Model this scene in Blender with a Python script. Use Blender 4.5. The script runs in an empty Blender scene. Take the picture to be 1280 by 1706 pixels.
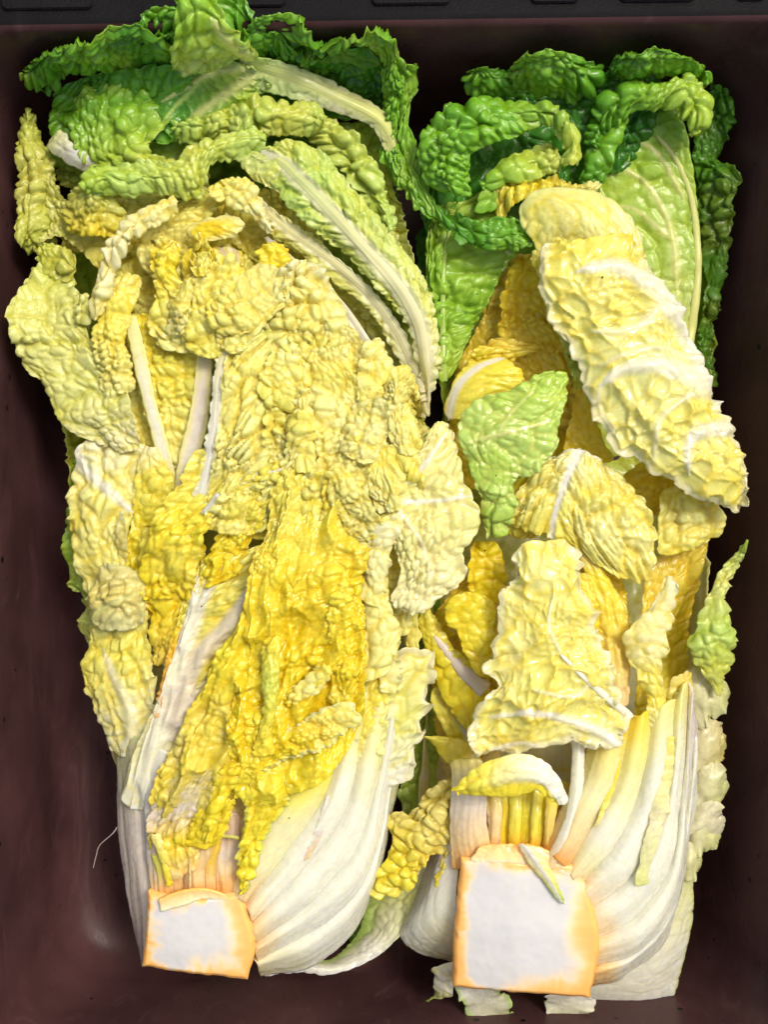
import bpy, math, random
import numpy as np

# ------------------------------------------------------------------ camera, sky, sun
scene = bpy.context.scene
COL = scene.collection
S = 0.34 / 1280.0          # metres per unit (a unit is one photo pixel at 400 units above the tub floor)
CAMH = 2400.0              # camera height above the tub floor, in units
FOC = 2000.0

cam_d = bpy.data.cameras.new('camera')
cam_d.sensor_fit = 'VERTICAL'
cam_d.sensor_height = 24.0
cam_d.lens = 24.0 * FOC / 1706.0
cam_d.clip_start = 0.01
cam_d.clip_end = 100.0
cam = bpy.data.objects.new('camera', cam_d)
cam.location = (0, 0, CAMH * S)
COL.objects.link(cam)
scene.camera = cam

SUN_EL, SUN_AZ = math.radians(60), math.radians(42)     # azimuth measured from +X towards +Y
world = bpy.data.worlds.new('World')
scene.world = world
world.use_nodes = True
wn = world.node_tree.nodes
wl = world.node_tree.links
wn.clear()
sky = wn.new('ShaderNodeTexSky')
sky.sky_type = 'NISHITA'
sky.sun_disc = False
sky.sun_elevation = SUN_EL
sky.sun_rotation = math.pi / 2 - SUN_AZ
sky.dust_density = 4.0
sky.air_density = 1.0
bg = wn.new('ShaderNodeBackground')
bg.inputs['Strength'].default_value = 0.15
wo = wn.new('ShaderNodeOutputWorld')
wt = wn.new('ShaderNodeVectorMath'); wt.operation = 'MULTIPLY'      # hazy daylight, less blue than a clear sky
wt.inputs[1].default_value = (1.08, 1.0, 0.80)
wl.new(sky.outputs[0], wt.inputs[0]); wl.new(wt.outputs[0], bg.inputs['Color'])
wl.new(bg.outputs[0], wo.inputs['Surface'])

sun_d = bpy.data.lights.new('sun', 'SUN')
sun_d.energy = 1.65
sun_d.angle = math.radians(15)
sun_d.color = (1.0, 0.98, 0.92)
sun = bpy.data.objects.new('sun', sun_d)
COL.objects.link(sun)
sun.rotation_euler = (0, math.pi / 2 - SUN_EL, SUN_AZ)
sun.location = (0.5, 0.4, 1.0)

scene.view_settings.view_transform = 'Standard'
scene.view_settings.look = 'None'
scene.view_settings.gamma = 1.0
scene.view_settings.exposure = 0.4
scene.render.film_transparent = False
scene.cycles.max_bounces = 8
scene.cycles.diffuse_bounces = 4
scene.cycles.caustics_reflective = False
scene.cycles.caustics_refractive = False

# ------------------------------------------------------------------ colours
def lin(c):
    c = np.asarray(c, float) / 255.0
    return np.where(c <= 0.04045, c / 12.92, ((c + 0.055) / 1.055) ** 2.4)
PAL = dict(
    white=(244, 242, 224), snow=(243, 243, 228), cream=(246, 240, 192), pinkw=(230, 218, 206), greyg=(204, 204, 152),
    paley=(250, 239, 152), paleg=(232, 234, 146), yel=(251, 234, 104), lemon=(251, 229, 62), gold=(251, 219, 42), amber=(248, 218, 92),
    orange=(240, 168, 74), peach=(247, 214, 158), yg=(212, 222, 104), olive=(208, 208, 104), lg=(182, 216, 84), mg=(128, 190, 52),
    dg=(84, 154, 42), vdg=(54, 118, 32), moss=(112, 142, 46), ltg=(192, 222, 116), khaki=(230, 214, 118))
PAL = {k: lin(v) for k, v in PAL.items()}
def C(k):
    return PAL[k] if isinstance(k, str) else np.asarray(k, float)

# ------------------------------------------------------------------ noise
def _h(ix, iy, seed):
    n = (ix.astype(np.int64) * 374761393 + iy.astype(np.int64) * 668265263 + int(seed) * 1442695041) & 0xFFFFFFFF
    n = ((n ^ (n >> 13)) * 1274126177) & 0xFFFFFFFF
    n = ((n ^ (n >> 16)) * 2246822519) & 0xFFFFFFFF
    return ((n ^ (n >> 15)) & 0xFFFFFF) / float(0x1000000)
def vn(x, y, seed=0):
    ix, iy = np.floor(x), np.floor(y)
    fx, fy = x - ix, y - iy
    fx, fy = fx * fx * fx * (fx * (fx * 6 - 15) + 10), fy * fy * fy * (fy * (fy * 6 - 15) + 10)
    a, b = _h(ix, iy, seed), _h(ix + 1, iy, seed)
    c, d = _h(ix, iy + 1, seed), _h(ix + 1, iy + 1, seed)
    return (a * (1 - fx) + b * fx) * (1 - fy) + (c * (1 - fx) + d * fx) * fy
def fbm(x, y, seed=0, o=3):
    r, a, t = 0, 1.0, 0
    for k in range(o):
        r = r + a * vn(x * 2 ** k, y * 2 ** k, seed + 17 * k); t += a; a *= 0.5
    return r / t
def vor(x, y, seed):
    """distance to the cell border (0 on it), cell random"""
    ix, iy = np.floor(x), np.floor(y)
    f1 = np.full(x.shape, 9.0); f2 = np.full(x.shape, 9.0); rid = np.zeros(x.shape)
    for dx in (-2, -1, 0, 1, 2):
        for dy in (-2, -1, 0, 1, 2):
            if abs(dx) + abs(dy) > 3:
                continue
            cx, cy = ix + dx, iy + dy
            px = cx + 0.1 + 0.8 * _h(cx, cy, seed); py = cy + 0.1 + 0.8 * _h(cx, cy, seed + 5)
            d = np.hypot(x - px, y - py)
            r = _h(cx, cy, seed + 9)
            m = d < f1
            f2 = np.where(m, f1, np.minimum(f2, d)); rid = np.where(m, r, rid); f1 = np.where(m, d, f1)
    return f2 - f1, rid
def sst(a, b, x):
    t = np.clip((x - a) / (b - a), 0, 1)
    return t * t * (3 - 2 * t)

# ------------------------------------------------------------------ geometry helpers
def P(x, y, h):
    k = (CAMH - h) / FOC
    return ((x - 640) * k, -(y - 853) * k, h)
def fit(x, y, h):
    """keep a leaf inside the tub walls, or lying over the rim where it reaches past them"""
    lo = -1e9
    if y < 853:
        lo = max(lo, 2400 - 1524000 / max(853 - y, 1))
    if x < 640:
        lo = max(lo, 2400 - 1304000 / max(640 - x, 1))
    if x > 640:
        lo = max(lo, 2400 - 1258000 / max(x - 640, 1))
    lo = min(lo, 474)
    d = (h - lo) / 18.0
    return lo + 18.0 * (math.log1p(math.exp(d)) if d < 30 else d) + 0.15 * (h - 300) / (1 + math.exp(min(max(d, -30), 30)))
def world_pts(l):
    return np.array([P(x, y, fit(x, y, h)) for x, y, h in l], float)
def resample(p, n):
    p = np.asarray(p, float)
    if len(p) == 2:
        return p[0] + (p[1] - p[0]) * np.linspace(0, 1, n)[:, None]
    q = np.vstack([2 * p[0] - p[1], p, 2 * p[-1] - p[-2]])
    out = []
    for i in range(1, len(q) - 2):
        t = np.linspace(0, 1, 24, endpoint=False)[:, None]
        a, b, c, d = q[i - 1], q[i], q[i + 1], q[i + 2]
        out.append(0.5 * ((2 * b) + (c - a) * t + (2 * a - 5 * b + 4 * c - d) * t ** 2 + (3 * b - a - 3 * c + d) * t ** 3))
    out = np.vstack(out + [q[-2][None]])
    s = np.concatenate([[0], np.cumsum(np.linalg.norm(np.diff(out, axis=0), axis=1))])
    w = np.linspace(0, s[-1], n)
    return np.stack([np.interp(w, s, out[:, k]) for k in range(3)], 1)

class Surf:
    def __init__(self, lines, bulge=0.0):
        L = [resample(world_pts(l), 96) for l in lines]
        if len(L) == 2:
            m = (L[0] + L[1]) / 2
            m[:, 2] += bulge
            L = [L[0], m, L[1]]
        self.L = np.stack(L)                       # m, n, 3
        self.m, self.n = self.L.shape[:2]
        mid = self.ev(np.full(96, 0.5), np.linspace(0, 1, 96))
        self.tl = np.concatenate([[0], np.cumsum(np.linalg.norm(np.diff(mid, axis=0), axis=1))])
        uu = np.linspace(0, 1, 17)
        W = []
        for v in np.linspace(0, 1, 33):
            r = self.ev(uu, np.full(17, v)); W.append(np.linalg.norm(np.diff(r, axis=0), axis=1).sum())
        self.W = np.array(W)
        self.len = self.tl[-1]; self.wmax = self.W.max(); self.wmean = self.W.mean()
    def ev(self, u, v):
        x = np.clip(v, 0, 1) * (self.n - 1)
        i = np.minimum(x.astype(int), self.n - 2); f = (x - i)[:, None]
        Q = [self.L[k][i] * (1 - f) + self.L[k][i + 1] * f for k in range(self.m)]
        Q = np.stack([2 * Q[0] - Q[1]] + Q + [2 * Q[-1] - Q[-2]])     # m+2, V, 3
        y = u * (self.m - 1)
        j = np.clip(np.floor(y).astype(int), 0, self.m - 2); t = (y - j)[:, None]
        ar = np.arange(len(u))
        a, b, c, d = Q[j, ar], Q[j + 1, ar], Q[j + 2, ar], Q[j + 3, ar]
        return 0.5 * ((2 * b) + (c - a) * t + (2 * a - 5 * b + 4 * c - d) * t ** 2 + (3 * b - a - 3 * c + d) * t ** 3)
    def width(self, v):
        return np.interp(v, np.linspace(0, 1, 33), self.W)
    def tt(self, v):
        return np.interp(v, np.linspace(0, 1, 96), self.tl)

def normals(p, nu, nv):
    g = p.reshape(nv, nu, 3)
    dv = np.gradient(g, axis=0); du = np.gradient(g, axis=1)
    n = np.cross(du, dv)
    n /= np.linalg.norm(n, axis=2, keepdims=True) + 1e-9
    for _ in range(2):
        k = n.copy()
        k[1:-1] += n[:-2] + n[2:]; k[:, 1:-1] += n[:, :-2] + n[:, 2:]
        n = k / (np.linalg.norm(k, axis=2, keepdims=True) + 1e-9)
    return n.reshape(-1, 3)

def make_obj(name, verts, quads, mat, parent=None, loc=None, attrs=None, smooth=True, tris=None):
    o0 = np.array(parent_loc(parent) if loc is None else loc)
    v = (np.asarray(verts, float) * S - o0).astype(np.float32)
    me = bpy.data.meshes.new(name)
    q = np.asarray(quads, np.int32)
    me.vertices.add(len(v)); me.vertices.foreach_set('co', v.ravel())
    k = q.shape[1]
    me.loops.add(q.size); me.loops.foreach_set('vertex_index', q.ravel())
    me.polygons.add(len(q))
    me.polygons.foreach_set('loop_start', np.arange(0, q.size, k, dtype=np.int32))
    me.polygons.foreach_set('use_smooth', np.full(len(q), smooth))
    for an, (ty, arr) in (attrs or {}).items():
        a = me.attributes.new(an, ty, 'POINT')
        fld = {'FLOAT_COLOR': 'color', 'FLOAT_VECTOR': 'vector', 'FLOAT': 'value'}[ty]
        a.data.foreach_set(fld, np.asarray(arr, np.float32).ravel())
    me.update(calc_edges=True); me.validate()
    me.materials.append(mat)
    ob = bpy.data.objects.new(name, me)
    COL.objects.link(ob)
    if parent is not None:
        ob.parent = parent
    else:
        ob.location = o0
    return ob
ROOTLOC = {}
def parent_loc(p):
    if p is None:
        return (0, 0, 0)
    return ROOTLOC.get(p.name, (0, 0, 0))
def root(name, label, cat, loc, group=None):
    o = bpy.data.objects.new(name, None)
    o.empty_display_size = 0.02
    w = np.array(P(*loc)) * S
    o.location = w
    COL.objects.link(o)
    ROOTLOC[o.name] = tuple(w)
    o['label'] = label; o['category'] = cat
    if group:
        o['group'] = group
    return o

def grid_quads(nu, nv):
    i = np.arange(nv - 1)[:, None] * nu + np.arange(nu - 1)[None, :]
    return np.stack([i, i + 1, i + nu + 1, i + nu], -1).reshape(-1, 4)
def closed_sheet(top, bot, nu, nv):
    """two grids joined round the border"""
    N = nu * nv
    q = grid_quads(nu, nv)
    b = q[:, ::-1] + N
    ring = np.concatenate([np.arange(nu), np.arange(1, nv) * nu + nu - 1, (nv - 1) * nu + np.arange(nu - 2, -1, -1), np.arange(nv - 2, 0, -1) * nu])
    r2 = np.roll(ring, -1)
    side = np.stack([ring, ring + N, r2 + N, r2], -1)
    return np.vstack([top, bot]), np.vstack([q, b, side])

SEED = [100]
def leaf(name, parent, lines, col, bulge=0.0, bub=(22, 6.0), und=5.0, undl=110, ruf=(0, 70), rag=(6, 26), ragv=None, th=2.6, edge=None,
         rib=None, ribcol='white', ribfall=1.6, vein=0.0, veincol=None, alt=None, mat=None, label=None, flip=False, step=3.0, seed=None, fib=0.0,
         top=0.10, midrib=True, ribh=0.24, fold=None, pleat=None, corner=0.7, deep=1.0, base_smooth=0.0, wr=None, uedge=None, edgew=12, kind=None):
    """A leaf: traced lines run from base to tip, lofted across; savoyed blisters, ruffled and ragged border, real thickness.
    col: list of (v, colour). rib: (u, half width at base, half width at tip)."""
    SEED[0] += 7
    sd = SEED[0] if seed is None else seed
    sf = Surf(lines, bulge)
    step = max(step, math.sqrt(sf.wmean * sf.len / 26000.0))
    nu = int(np.clip(sf.wmax / step, 8, 240)) + 1
    nv = int(np.clip(sf.len / step, 8, 320)) + 1
    ug, vg = np.meshgrid(np.linspace(0, 1, nu), np.linspace(0, 1, nv))
    u, v = ug.ravel(), vg.ravel()
    # ragged, scalloped border
    def scal(t, s0):
        ph = t / rag[1] + 1.4 * vn(t / 60.0, t * 0 + s0, s0)
        c = 1 - np.abs(np.sin(math.pi * ph)) ** 0.6
        return rag[0] * (0.65 * c + 1.1 * (vn(t / 47.0, t * 0 + 3, s0 + 3)) + 0.35 * vn(t / 9.0, t * 0, s0 + 4))
    W = np.maximum(sf.width(v), 4.0)
    tA = sf.tt(v)
    bm = sst(base_smooth - 0.02, base_smooth + 0.12, v) if base_smooth > 0 else 1.0
    eL = np.minimum(scal(tA, sd) / W, 0.22) * bm; eR = np.minimum(scal(tA, sd + 31) / W, 0.22) * bm
    rv = rag[0] if ragv is None else ragv
    eT = np.minimum(scal(u * W, sd + 57) / sf.len, 0.2) * (rv / max(rag[0], 1e-6))
    u2 = eL + u * (1 - eL - eR)
    cn = np.abs(2 * u - 1) ** 5
    ck = min(0.16, 0.2 * sf.wmean / sf.len) * corner
    lo_ = (ck * cn + 0.5 * eT) * (1 if th < 8 else 0.2)
    v2 = lo_ + v * (1 - lo_ - eT - ck * cn)
    um = rib[0] if rib else 0.5
    fo = fold if fold is not None else ((4.5, 75) if (bub and abs(bub[1]) >= 5) else (0, 1))
    keep = {}
    def disp(u, v, rough=True):
        W = np.maximum(sf.width(v), 4.0)
        s = (u - um) * W; t = sf.tt(v)
        d = und * 2 * (fbm(s / undl, t / undl, sd + 1, 2) - 0.5)
        if pleat:
            d = d + pleat[0] * (np.abs(np.sin(math.pi * (pleat[1] * v + pleat[2] * (u - 0.5) + pleat[4] * (u - 0.5) ** 2 + pleat[3]))) ** 0.7 - 0.6)
        if fo[0]:
            wv = 22 * (vn(s / 90, t / 90, sd + 61) - 0.5)
            f1 = fbm((s + wv) / fo[1], (t + wv) / (fo[1] * 1.5), sd + 63, 2)
            d = d + fo[0] * (1 - np.clip(np.abs(f1 - 0.5) * 5, 0, 1) - 0.45) * 1.6
        if wr:
            wa, wl_, asp = wr                    # wrinkles running mostly along the leaf
            w = fbm(s / wl_ + 0.8 * vn(s / 60, t / 60, sd + 77), t / (wl_ * asp), sd + 71, 2)
            d = d + wa * (1 - np.abs(2 * w - 1) * 2)
        if ruf[0]:
            e = np.clip(np.abs(2 * u - 1), 0, 1) ** 2.2
            sg = np.where(u > 0.5, 0.0, 1.7)
            ph = t / ruf[1] + 0.9 * vn(t / 80, sg * 3, sd + 12) + sg
            d = d + ruf[0] * e * (np.sin(2 * math.pi * ph) + 0.4 * np.sin(2 * math.pi * 2.3 * ph + 1)) * bmv(v)
        puff = np.ones_like(s); crease = np.zeros_like(s)
        if rough and bub and bub[1] != 0:
            sz, am = bub
            wx = s + 0.7 * sz * (vn(s / (sz * 1.7), t / (sz * 1.7), sd + 2) - 0.5) + 30 * vn(s / 120, t / 120, sd + 51)
            wy = t + 0.7 * sz * (vn(s / (sz * 1.7), t / (sz * 1.7), sd + 3) - 0.5) + 30 * vn(s / 120, t / 120, sd + 52)
            if rib:
                wy = wy - 0.75 * np.abs(s) + np.where(s > 0, 0.0, 40.0)
            ea, ra = vor(wx / (sz * 0.72), wy / (sz * 0.68), sd + 4)
            eb_, rb = vor(wx / (sz * 1.3), wy / (sz * 1.15), sd + 5)
            mk = sst(0.42, 0.58, vn(s / 75 + 5, t / 75, sd + 33))
            if rib:                                # larger blisters beside the rib, smaller towards the border
                mk = np.clip(mk * 0.6 + 0.5 * (1 - np.abs(2 * u - 1)), 0, 1)
            pa = 1 - (1 - np.clip(ea / 0.58, 0, 1)) ** 2.3; pb_ = 1 - (1 - np.clip(eb_ / 0.52, 0, 1)) ** 2.3
            p1 = pa * 0.72 * (1 - mk) + (pb_ * 1.1 - 0.05) * mk; e1 = ea * (1 - mk) + eb_ * mk; r1 = ra * (1 - mk) + rb * mk
            e2, r2 = vor(wx / (sz * 2.5) + 7, wy / (sz * 2.3) + 3, sd + 6)
            p2 = 1 - (1 - np.clip(e2 / 0.5, 0, 1)) ** 2.0
            e3, r3 = vor(wx / (sz * 0.45), wy / (sz * 0.45), sd + 8)
            p3 = 1 - (1 - np.clip(e3 / 0.8, 0, 1)) ** 2
            mod = 0.3 + 1.25 * vn(s / 70, t / 70, sd + 15)
            d_b = am * 1.42 * mod * ((0.6 + 0.75 * r1) * (p1 - 0.5) + 0.85 * (p2 - 0.6) + 0.07 * (p3 - 0.5))
            if rib:
                hw = rib[1] + (rib[2] - rib[1]) * v
                d_b = d_b * sst(0.9, 2.2, np.abs(s) / np.maximum(hw, 1.0))
            if base_smooth > 0:
                d_b = d_b * sst(base_smooth - 0.05, base_smooth + 0.3, v)
            d = d + d_b; keep['b'] = d_b
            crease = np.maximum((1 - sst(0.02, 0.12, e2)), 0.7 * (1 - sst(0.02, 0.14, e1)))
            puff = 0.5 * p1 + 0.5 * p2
        return d, s, t, puff, crease
    def bmv(v):
        return sst(0.0, 0.18, v) if base_smooth == 0 else sst(base_smooth * 0.6, base_smooth + 0.25, v)
    p = sf.ev(u2, v2)
    n = normals(p, nu, nv)
    sgn = -1.0 if (n[:, 2].mean() < 0) != flip else 1.0
    n = n * sgn
    d, s, t, puff, crease = disp(u2, v2)
    q = p + n * d[:, None]
    if ruf[0]:                                     # the frill also swings sideways
        tg = np.gradient(p.reshape(nv, nu, 3), axis=1).reshape(-1, 3); tg /= np.linalg.norm(tg, axis=1, keepdims=True) + 1e-9
        e = np.clip(np.abs(2 * u2 - 1), 0, 1) ** 2.5
        ph = t / ruf[1] + 0.9 * vn(t / 80, np.where(u2 > 0.5, 0.0, 1.7) * 3, sd + 12) + np.where(u2 > 0.5, 0.0, 1.7)
        lg2 = np.gradient(p.reshape(nv, nu, 3), axis=0).reshape(-1, 3); lg2 /= np.linalg.norm(lg2, axis=1, keepdims=True) + 1e-9
        q = q + tg * (np.sign(u2 - 0.5) * ruf[0] * 0.7 * e * np.cos(2 * math.pi * ph))[:, None] * (bmv(v2) if np.ndim(bmv(v2)) else 1.0).reshape(-1, 1)
        q = q + lg2 * (ruf[0] * 0.5 * e * np.sin(4 * math.pi * ph + 0.7))[:, None]
    # own thickness, thinning to the border
    eb = np.minimum(np.minimum(u, 1 - u) * W, (1 - v) * sf.len)
    thv = th * (0.45 + 0.55 * sst(0, 10, eb))
    b = q - n * thv[:, None]
    verts, quads = closed_sheet(q, b, nu, nv)
    if sgn < 0:
        quads = quads[:, ::-1]
    # pigment
    vs = [c[0] for c in col]; cs = np.array([C(c[1]) for c in col])
    vv = np.clip(v2 + 0.10 * (fbm(s / 40, t / 40, sd + 21, 2) - 0.5), 0, 1)
    pg = np.stack([np.interp(vv, vs, cs[:, k]) for k in range(3)], 1)
    if alt is not None:
        m = sst(0.42, 0.72, fbm(s / 70 + 9, t / 70, sd + 23, 3))[:, None] * alt[1]
        pg = pg * (1 - m) + C(alt[0]) * m
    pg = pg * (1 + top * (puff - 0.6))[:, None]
    if bub and abs(bub[1]) >= 3:                   # scattered light painted into the pigment: creases deeper yellow, blister tops paler
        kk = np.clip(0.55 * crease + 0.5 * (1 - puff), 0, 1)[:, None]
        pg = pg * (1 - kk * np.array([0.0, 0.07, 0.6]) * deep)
    if edge is not None:
        m = (1 - sst(edgew * 0.3, edgew * 1.6, eb + 5 * (vn(s / 12, t / 12, sd + 25) - 0.5)))[:, None] * 0.85
        pg = pg * (1 - m) + C(edge) * m
    if uedge is not None:                          # one side of the leaf pigmented differently: (u0, u1, colour)
        m = sst(uedge[0], uedge[1], u2 + 0.12 * (vn(s / 30, t / 30, sd + 26) - 0.5))[:, None]
        pg = pg * (1 - m) + C(uedge[2]) * m
    if veincol is not None:
        m = (crease * vein)[:, None]
        pg = pg * (1 - m) + C(veincol) * m
    if rib:
        hw = np.maximum(rib[1] + (rib[2] - rib[1]) * v2, 1.0)
        m = (1 - sst(0.8, ribfall + 0.8, np.abs(s) / hw))[:, None]
        pg = pg * (1 - m) + C(ribcol) * m
    pg = np.clip(pg, 0.003, 0.92)
    al = np.ones((len(pg), 1))
    pg4 = np.hstack([pg, al]); st = np.stack([s, t, np.full_like(s, sd)], 1)
    fb = np.full(len(s), fib)
    if base_smooth > 0:
        fb = np.maximum(fb, 1 - sst(base_smooth * 0.5, base_smooth + 0.25, v2))
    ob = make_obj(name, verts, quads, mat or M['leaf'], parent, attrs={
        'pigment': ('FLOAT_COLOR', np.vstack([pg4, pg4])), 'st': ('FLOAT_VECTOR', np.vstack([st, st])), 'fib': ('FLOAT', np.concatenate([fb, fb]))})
    if label:
        ob['label'] = label
    ob_data[ob.name] = (q, n, sd, keep.get('b', np.zeros(len(q))))
    hm_add(q)
    if rib and midrib:
        k = 11; nvr = max(12, nv // 2)
        vr = np.linspace(0, 1 - 0.06, nvr)
        a = np.linspace(-1, 1, k)
        ag, vg2 = np.meshgrid(a, vr)
        ag, vg2 = ag.ravel(), vg2.ravel()
        hw = rib[1] + (rib[2] - rib[1]) * vg2 ** 0.8
        hw = hw * (0.9 + 0.25 * vn(vg2 * 9, ag * 0, sd + 41)) * (0.35 + 0.65 * sst(-0.02, 0.14, vg2))
        Wr = np.maximum(sf.width(vg2), 4.0)
        ur = np.clip(um + ag * hw / Wr, 0.0, 1.0)
        pr = sf.ev(ur, vg2)
        dr, _, _, _, _ = disp(ur, vg2, rough=False)
        nr = normals(sf.ev(ur, vg2), k, nvr)
        nr = nr * (-1.0 if (nr[:, 2].mean() < 0) != flip else 1.0)
        dome = np.sqrt(np.clip(1 - ag ** 2, 0, 1))
        qt = pr + nr * (dr + dome * hw * ribh - 0.8 + 0.3 * np.sin(ag * 7 + 2 * vn(vg2 * 6, ag, sd)))[:, None]
        qb = pr + nr * (dr - th - 1.5)[:, None]
        vs2, qs2 = closed_sheet(qt, qb, k, nvr)
        nn = np.cross(qt[1] - qt[0], qt[k] - qt[0])
        if nn @ nr[0] < 0:
            qs2 = qs2[:, ::-1]
        rc = np.tile(C(ribcol), (len(qt), 1))
        tipc = np.stack([np.interp(vg2, vs, cs[:, kk]) for kk in range(3)], 1)
        m = (0.55 * sst(0.35, 1.0, vg2) + 0.25 * np.abs(ag) ** 3)[:, None]
        rc = rc * (1 - m) + tipc * m
        rc4 = np.hstack([rc, np.ones((len(rc), 1))]); st2 = np.stack([ag * hw, sf.tt(vg2), np.full_like(ag, sd)], 1)
        f1 = np.ones(len(rc))
        make_obj('midrib', vs2, qs2, M['leaf'], ob, loc=parent_loc(parent), attrs={
            'pigment': ('FLOAT_COLOR', np.vstack([rc4, rc4])), 'st': ('FLOAT_VECTOR', np.vstack([st2, st2])), 'fib': ('FLOAT', np.concatenate([f1, f1]))})
    return ob
ob_data = {}
HM = np.zeros((220, 170))
def hm_add(q):
    k = (CAMH - q[:, 2]) / FOC
    i = np.clip(((853 - q[:, 1] / k) / 8).astype(int), 0, 219); j = np.clip(((q[:, 0] / k + 640) / 8).astype(int), 0, 169)
    np.maximum.at(HM, (i, j), q[:, 2])
def hm(x, y):
    i = int(np.clip(y / 8, 2, 217)); j = int(np.clip(x / 8, 2, 167))
    return float(np.percentile(HM[i - 1:i + 2, j - 1:j + 2], 60))
def flaps(parent, name, n, box, ang, L, W, cols, seed, bub=(16, 5), lift=12, inside=None):
    """small folds and lobes of leaf that stand up out of the crumpled mass: one edge tucked in, the other lifted"""
    r = random.Random(seed)
    for _ in range(n):
        for _t in range(30):
            x, y = r.uniform(box[0], box[2]), r.uniform(box[1], box[3])
            if inside is None or inside(x, y):
                break
        a = math.radians(ang + r.uniform(-45, 45)); l = r.uniform(*L); w = r.uniform(*W); cv = r.uniform(-0.5, 0.5)
        A, B, Cc = [], [], []
        hs = None
        for k in range(5):
            f = k / 4 - 0.5
            aa = a + cv * f
            cx_, cy_ = x + math.cos(aa) * l * f, y - math.sin(aa) * l * f
            nx, ny = math.sin(aa), math.cos(aa)
            ww = w * (0.55 + 0.45 * math.sin(math.pi * (k + 0.6) / 5.2))
            j = r.uniform(-3, 3)
            A.append((cx_ - nx * ww * 0.5, cy_ - ny * ww * 0.5, hm(cx_ - nx * ww * 0.5, cy_ - ny * ww * 0.5) - 5))
            B.append((cx_ + j, cy_ + j, hm(cx_, cy_) + lift * r.uniform(0.3, 0.8)))
            Cc.append((cx_ + nx * ww * 0.5, cy_ + ny * ww * 0.5, hm(cx_ + nx * ww * 0.5, cy_ + ny * ww * 0.5) + lift * r.uniform(-0.6, 0.4)))
        c1, c2 = r.choice(cols), r.choice(cols)
        leaf(name, parent, [A, B, Cc], [(0, c1), (1, c2)], bub=bub, rag=(5, 24), und=4, undl=50, alt=(r.choice(cols), 0.5), wr=(3, 24, 3), th=1.8)

def side_vein(ob, pts, w0, w1, col='white', lift=0.35, name='side_vein', parent=None):
    """a vein standing proud of a leaf: a tapered half-round laid along the leaf's own surface"""
    q, n, sd, db = ob_data[ob.name]
    k = (CAMH - q[:, 2]) / FOC
    px = q[:, 0] / k + 640; py = 853 - q[:, 1] / k
    if name != 'midrib':                           # a finer vein is raised out of the blade itself
        path = resample([(x, y, 0) for x, y in pts], 80)
        dmin = np.full(len(q), 1e9); ti = np.zeros(len(q))
        for i_, (x, y, _) in enumerate(path):
            dd = np.hypot(px - x, py - y); m_ = dd < dmin
            dmin = np.where(m_, dd, dmin); ti = np.where(m_, i_ / 79.0, ti)
        w = (w0 + (w1 - w0) * ti) * (0.85 + 0.3 * vn(ti * 12, ti * 0, sd)) * (0.3 + 0.7 * sst(0, 0.12, ti)) * (0.4 + 0.6 * sst(0, 0.15, 1 - ti))
        w = np.maximum(w, 1.0)
        r = np.exp(-(dmin / (w * 1.15)) ** 2); r2 = np.exp(-(dmin / (w * 1.5)) ** 2)
        me = ob.data; N = len(q)
        co = np.empty(len(me.vertices) * 3, np.float32); me.vertices.foreach_get('co', co); co = co.reshape(-1, 3)
        mv = n * (r * (0.55 * w + 1.2) - r2 * db * 0.85)[:, None] * S
        co[:N] += mv; co[N:2 * N] += mv * 0.5
        me.vertices.foreach_set('co', co.ravel())
        a = me.attributes['pigment']; pc = np.empty(len(me.vertices) * 4, np.float32); a.data.foreach_get('color', pc); pc = pc.reshape(-1, 4)
        mm = (np.exp(-(dmin / (w * 1.7)) ** 4) * 0.85)[:, None]
        pc[:N, :3] = pc[:N, :3] * (1 - mm) + C(col) * mm
        a.data.foreach_set('color', pc.ravel())
        me.update()
        return None
    path = resample([(x, y, 0) for x, y in pts], max(10, int(sum(math.dist(pts[i], pts[i + 1]) for i in range(len(pts) - 1)) / 7)))
    c, nn = [], []
    for x, y, _ in path:
        d2 = (px - x) ** 2 + (py - y) ** 2
        i = np.argsort(d2)[:10]
        w = 1 / (d2[i] + 6.0); w /= w.sum()
        z = q[i]; c.append((z * w[:, None]).sum(0)); nn.append((n[i] * w[:, None]).sum(0))
    c = np.array(c); nn = np.array(nn); nn /= np.linalg.norm(nn, axis=1, keepdims=True)
    for _ in range(3):
        c[1:-1] = (c[:-2] + 2 * c[1:-1] + c[2:]) / 4
    tg = np.gradient(c, axis=0); tg /= np.linalg.norm(tg, axis=1, keepdims=True) + 1e-9
    sd_ = np.cross(nn, tg); sd_ /= np.linalg.norm(sd_, axis=1, keepdims=True) + 1e-9
    K = 10; m = len(c)
    w = np.linspace(w0, w1, m) * (0.9 + 0.2 * vn(np.arange(m) * 0.4, np.zeros(m), sd))
    w[-1] *= 0.4
    V = []
    for j in range(K):
        a = 2 * math.pi * j / K
        V.append(c + sd_ * (np.cos(a) * w)[:, None] + nn * (np.sin(a) * w * 0.45 + w * (lift - 0.42))[:, None])
    V = np.stack(V, 1).reshape(-1, 3)
    Q = []
    for i in range(m - 1):
        for j in range(K):
            Q.append((i * K + j, i * K + (j + 1) % K, (i + 1) * K + (j + 1) % K, (i + 1) * K + j))
    pg = np.tile(np.append(C(col), 1.0), (len(V), 1))
    st = np.stack([np.tile(np.arange(K) * 2.0, m), np.repeat(np.arange(m) * 7.0, K), np.full(len(V), sd)], 1)
    return make_obj(name, V, Q, M['leaf'], parent or ob, loc=parent_loc(ob.parent if parent is None else parent), attrs={
        'pigment': ('FLOAT_COLOR', pg), 'st': ('FLOAT_VECTOR', st), 'fib': ('FLOAT', np.ones(len(V)))})

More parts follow.
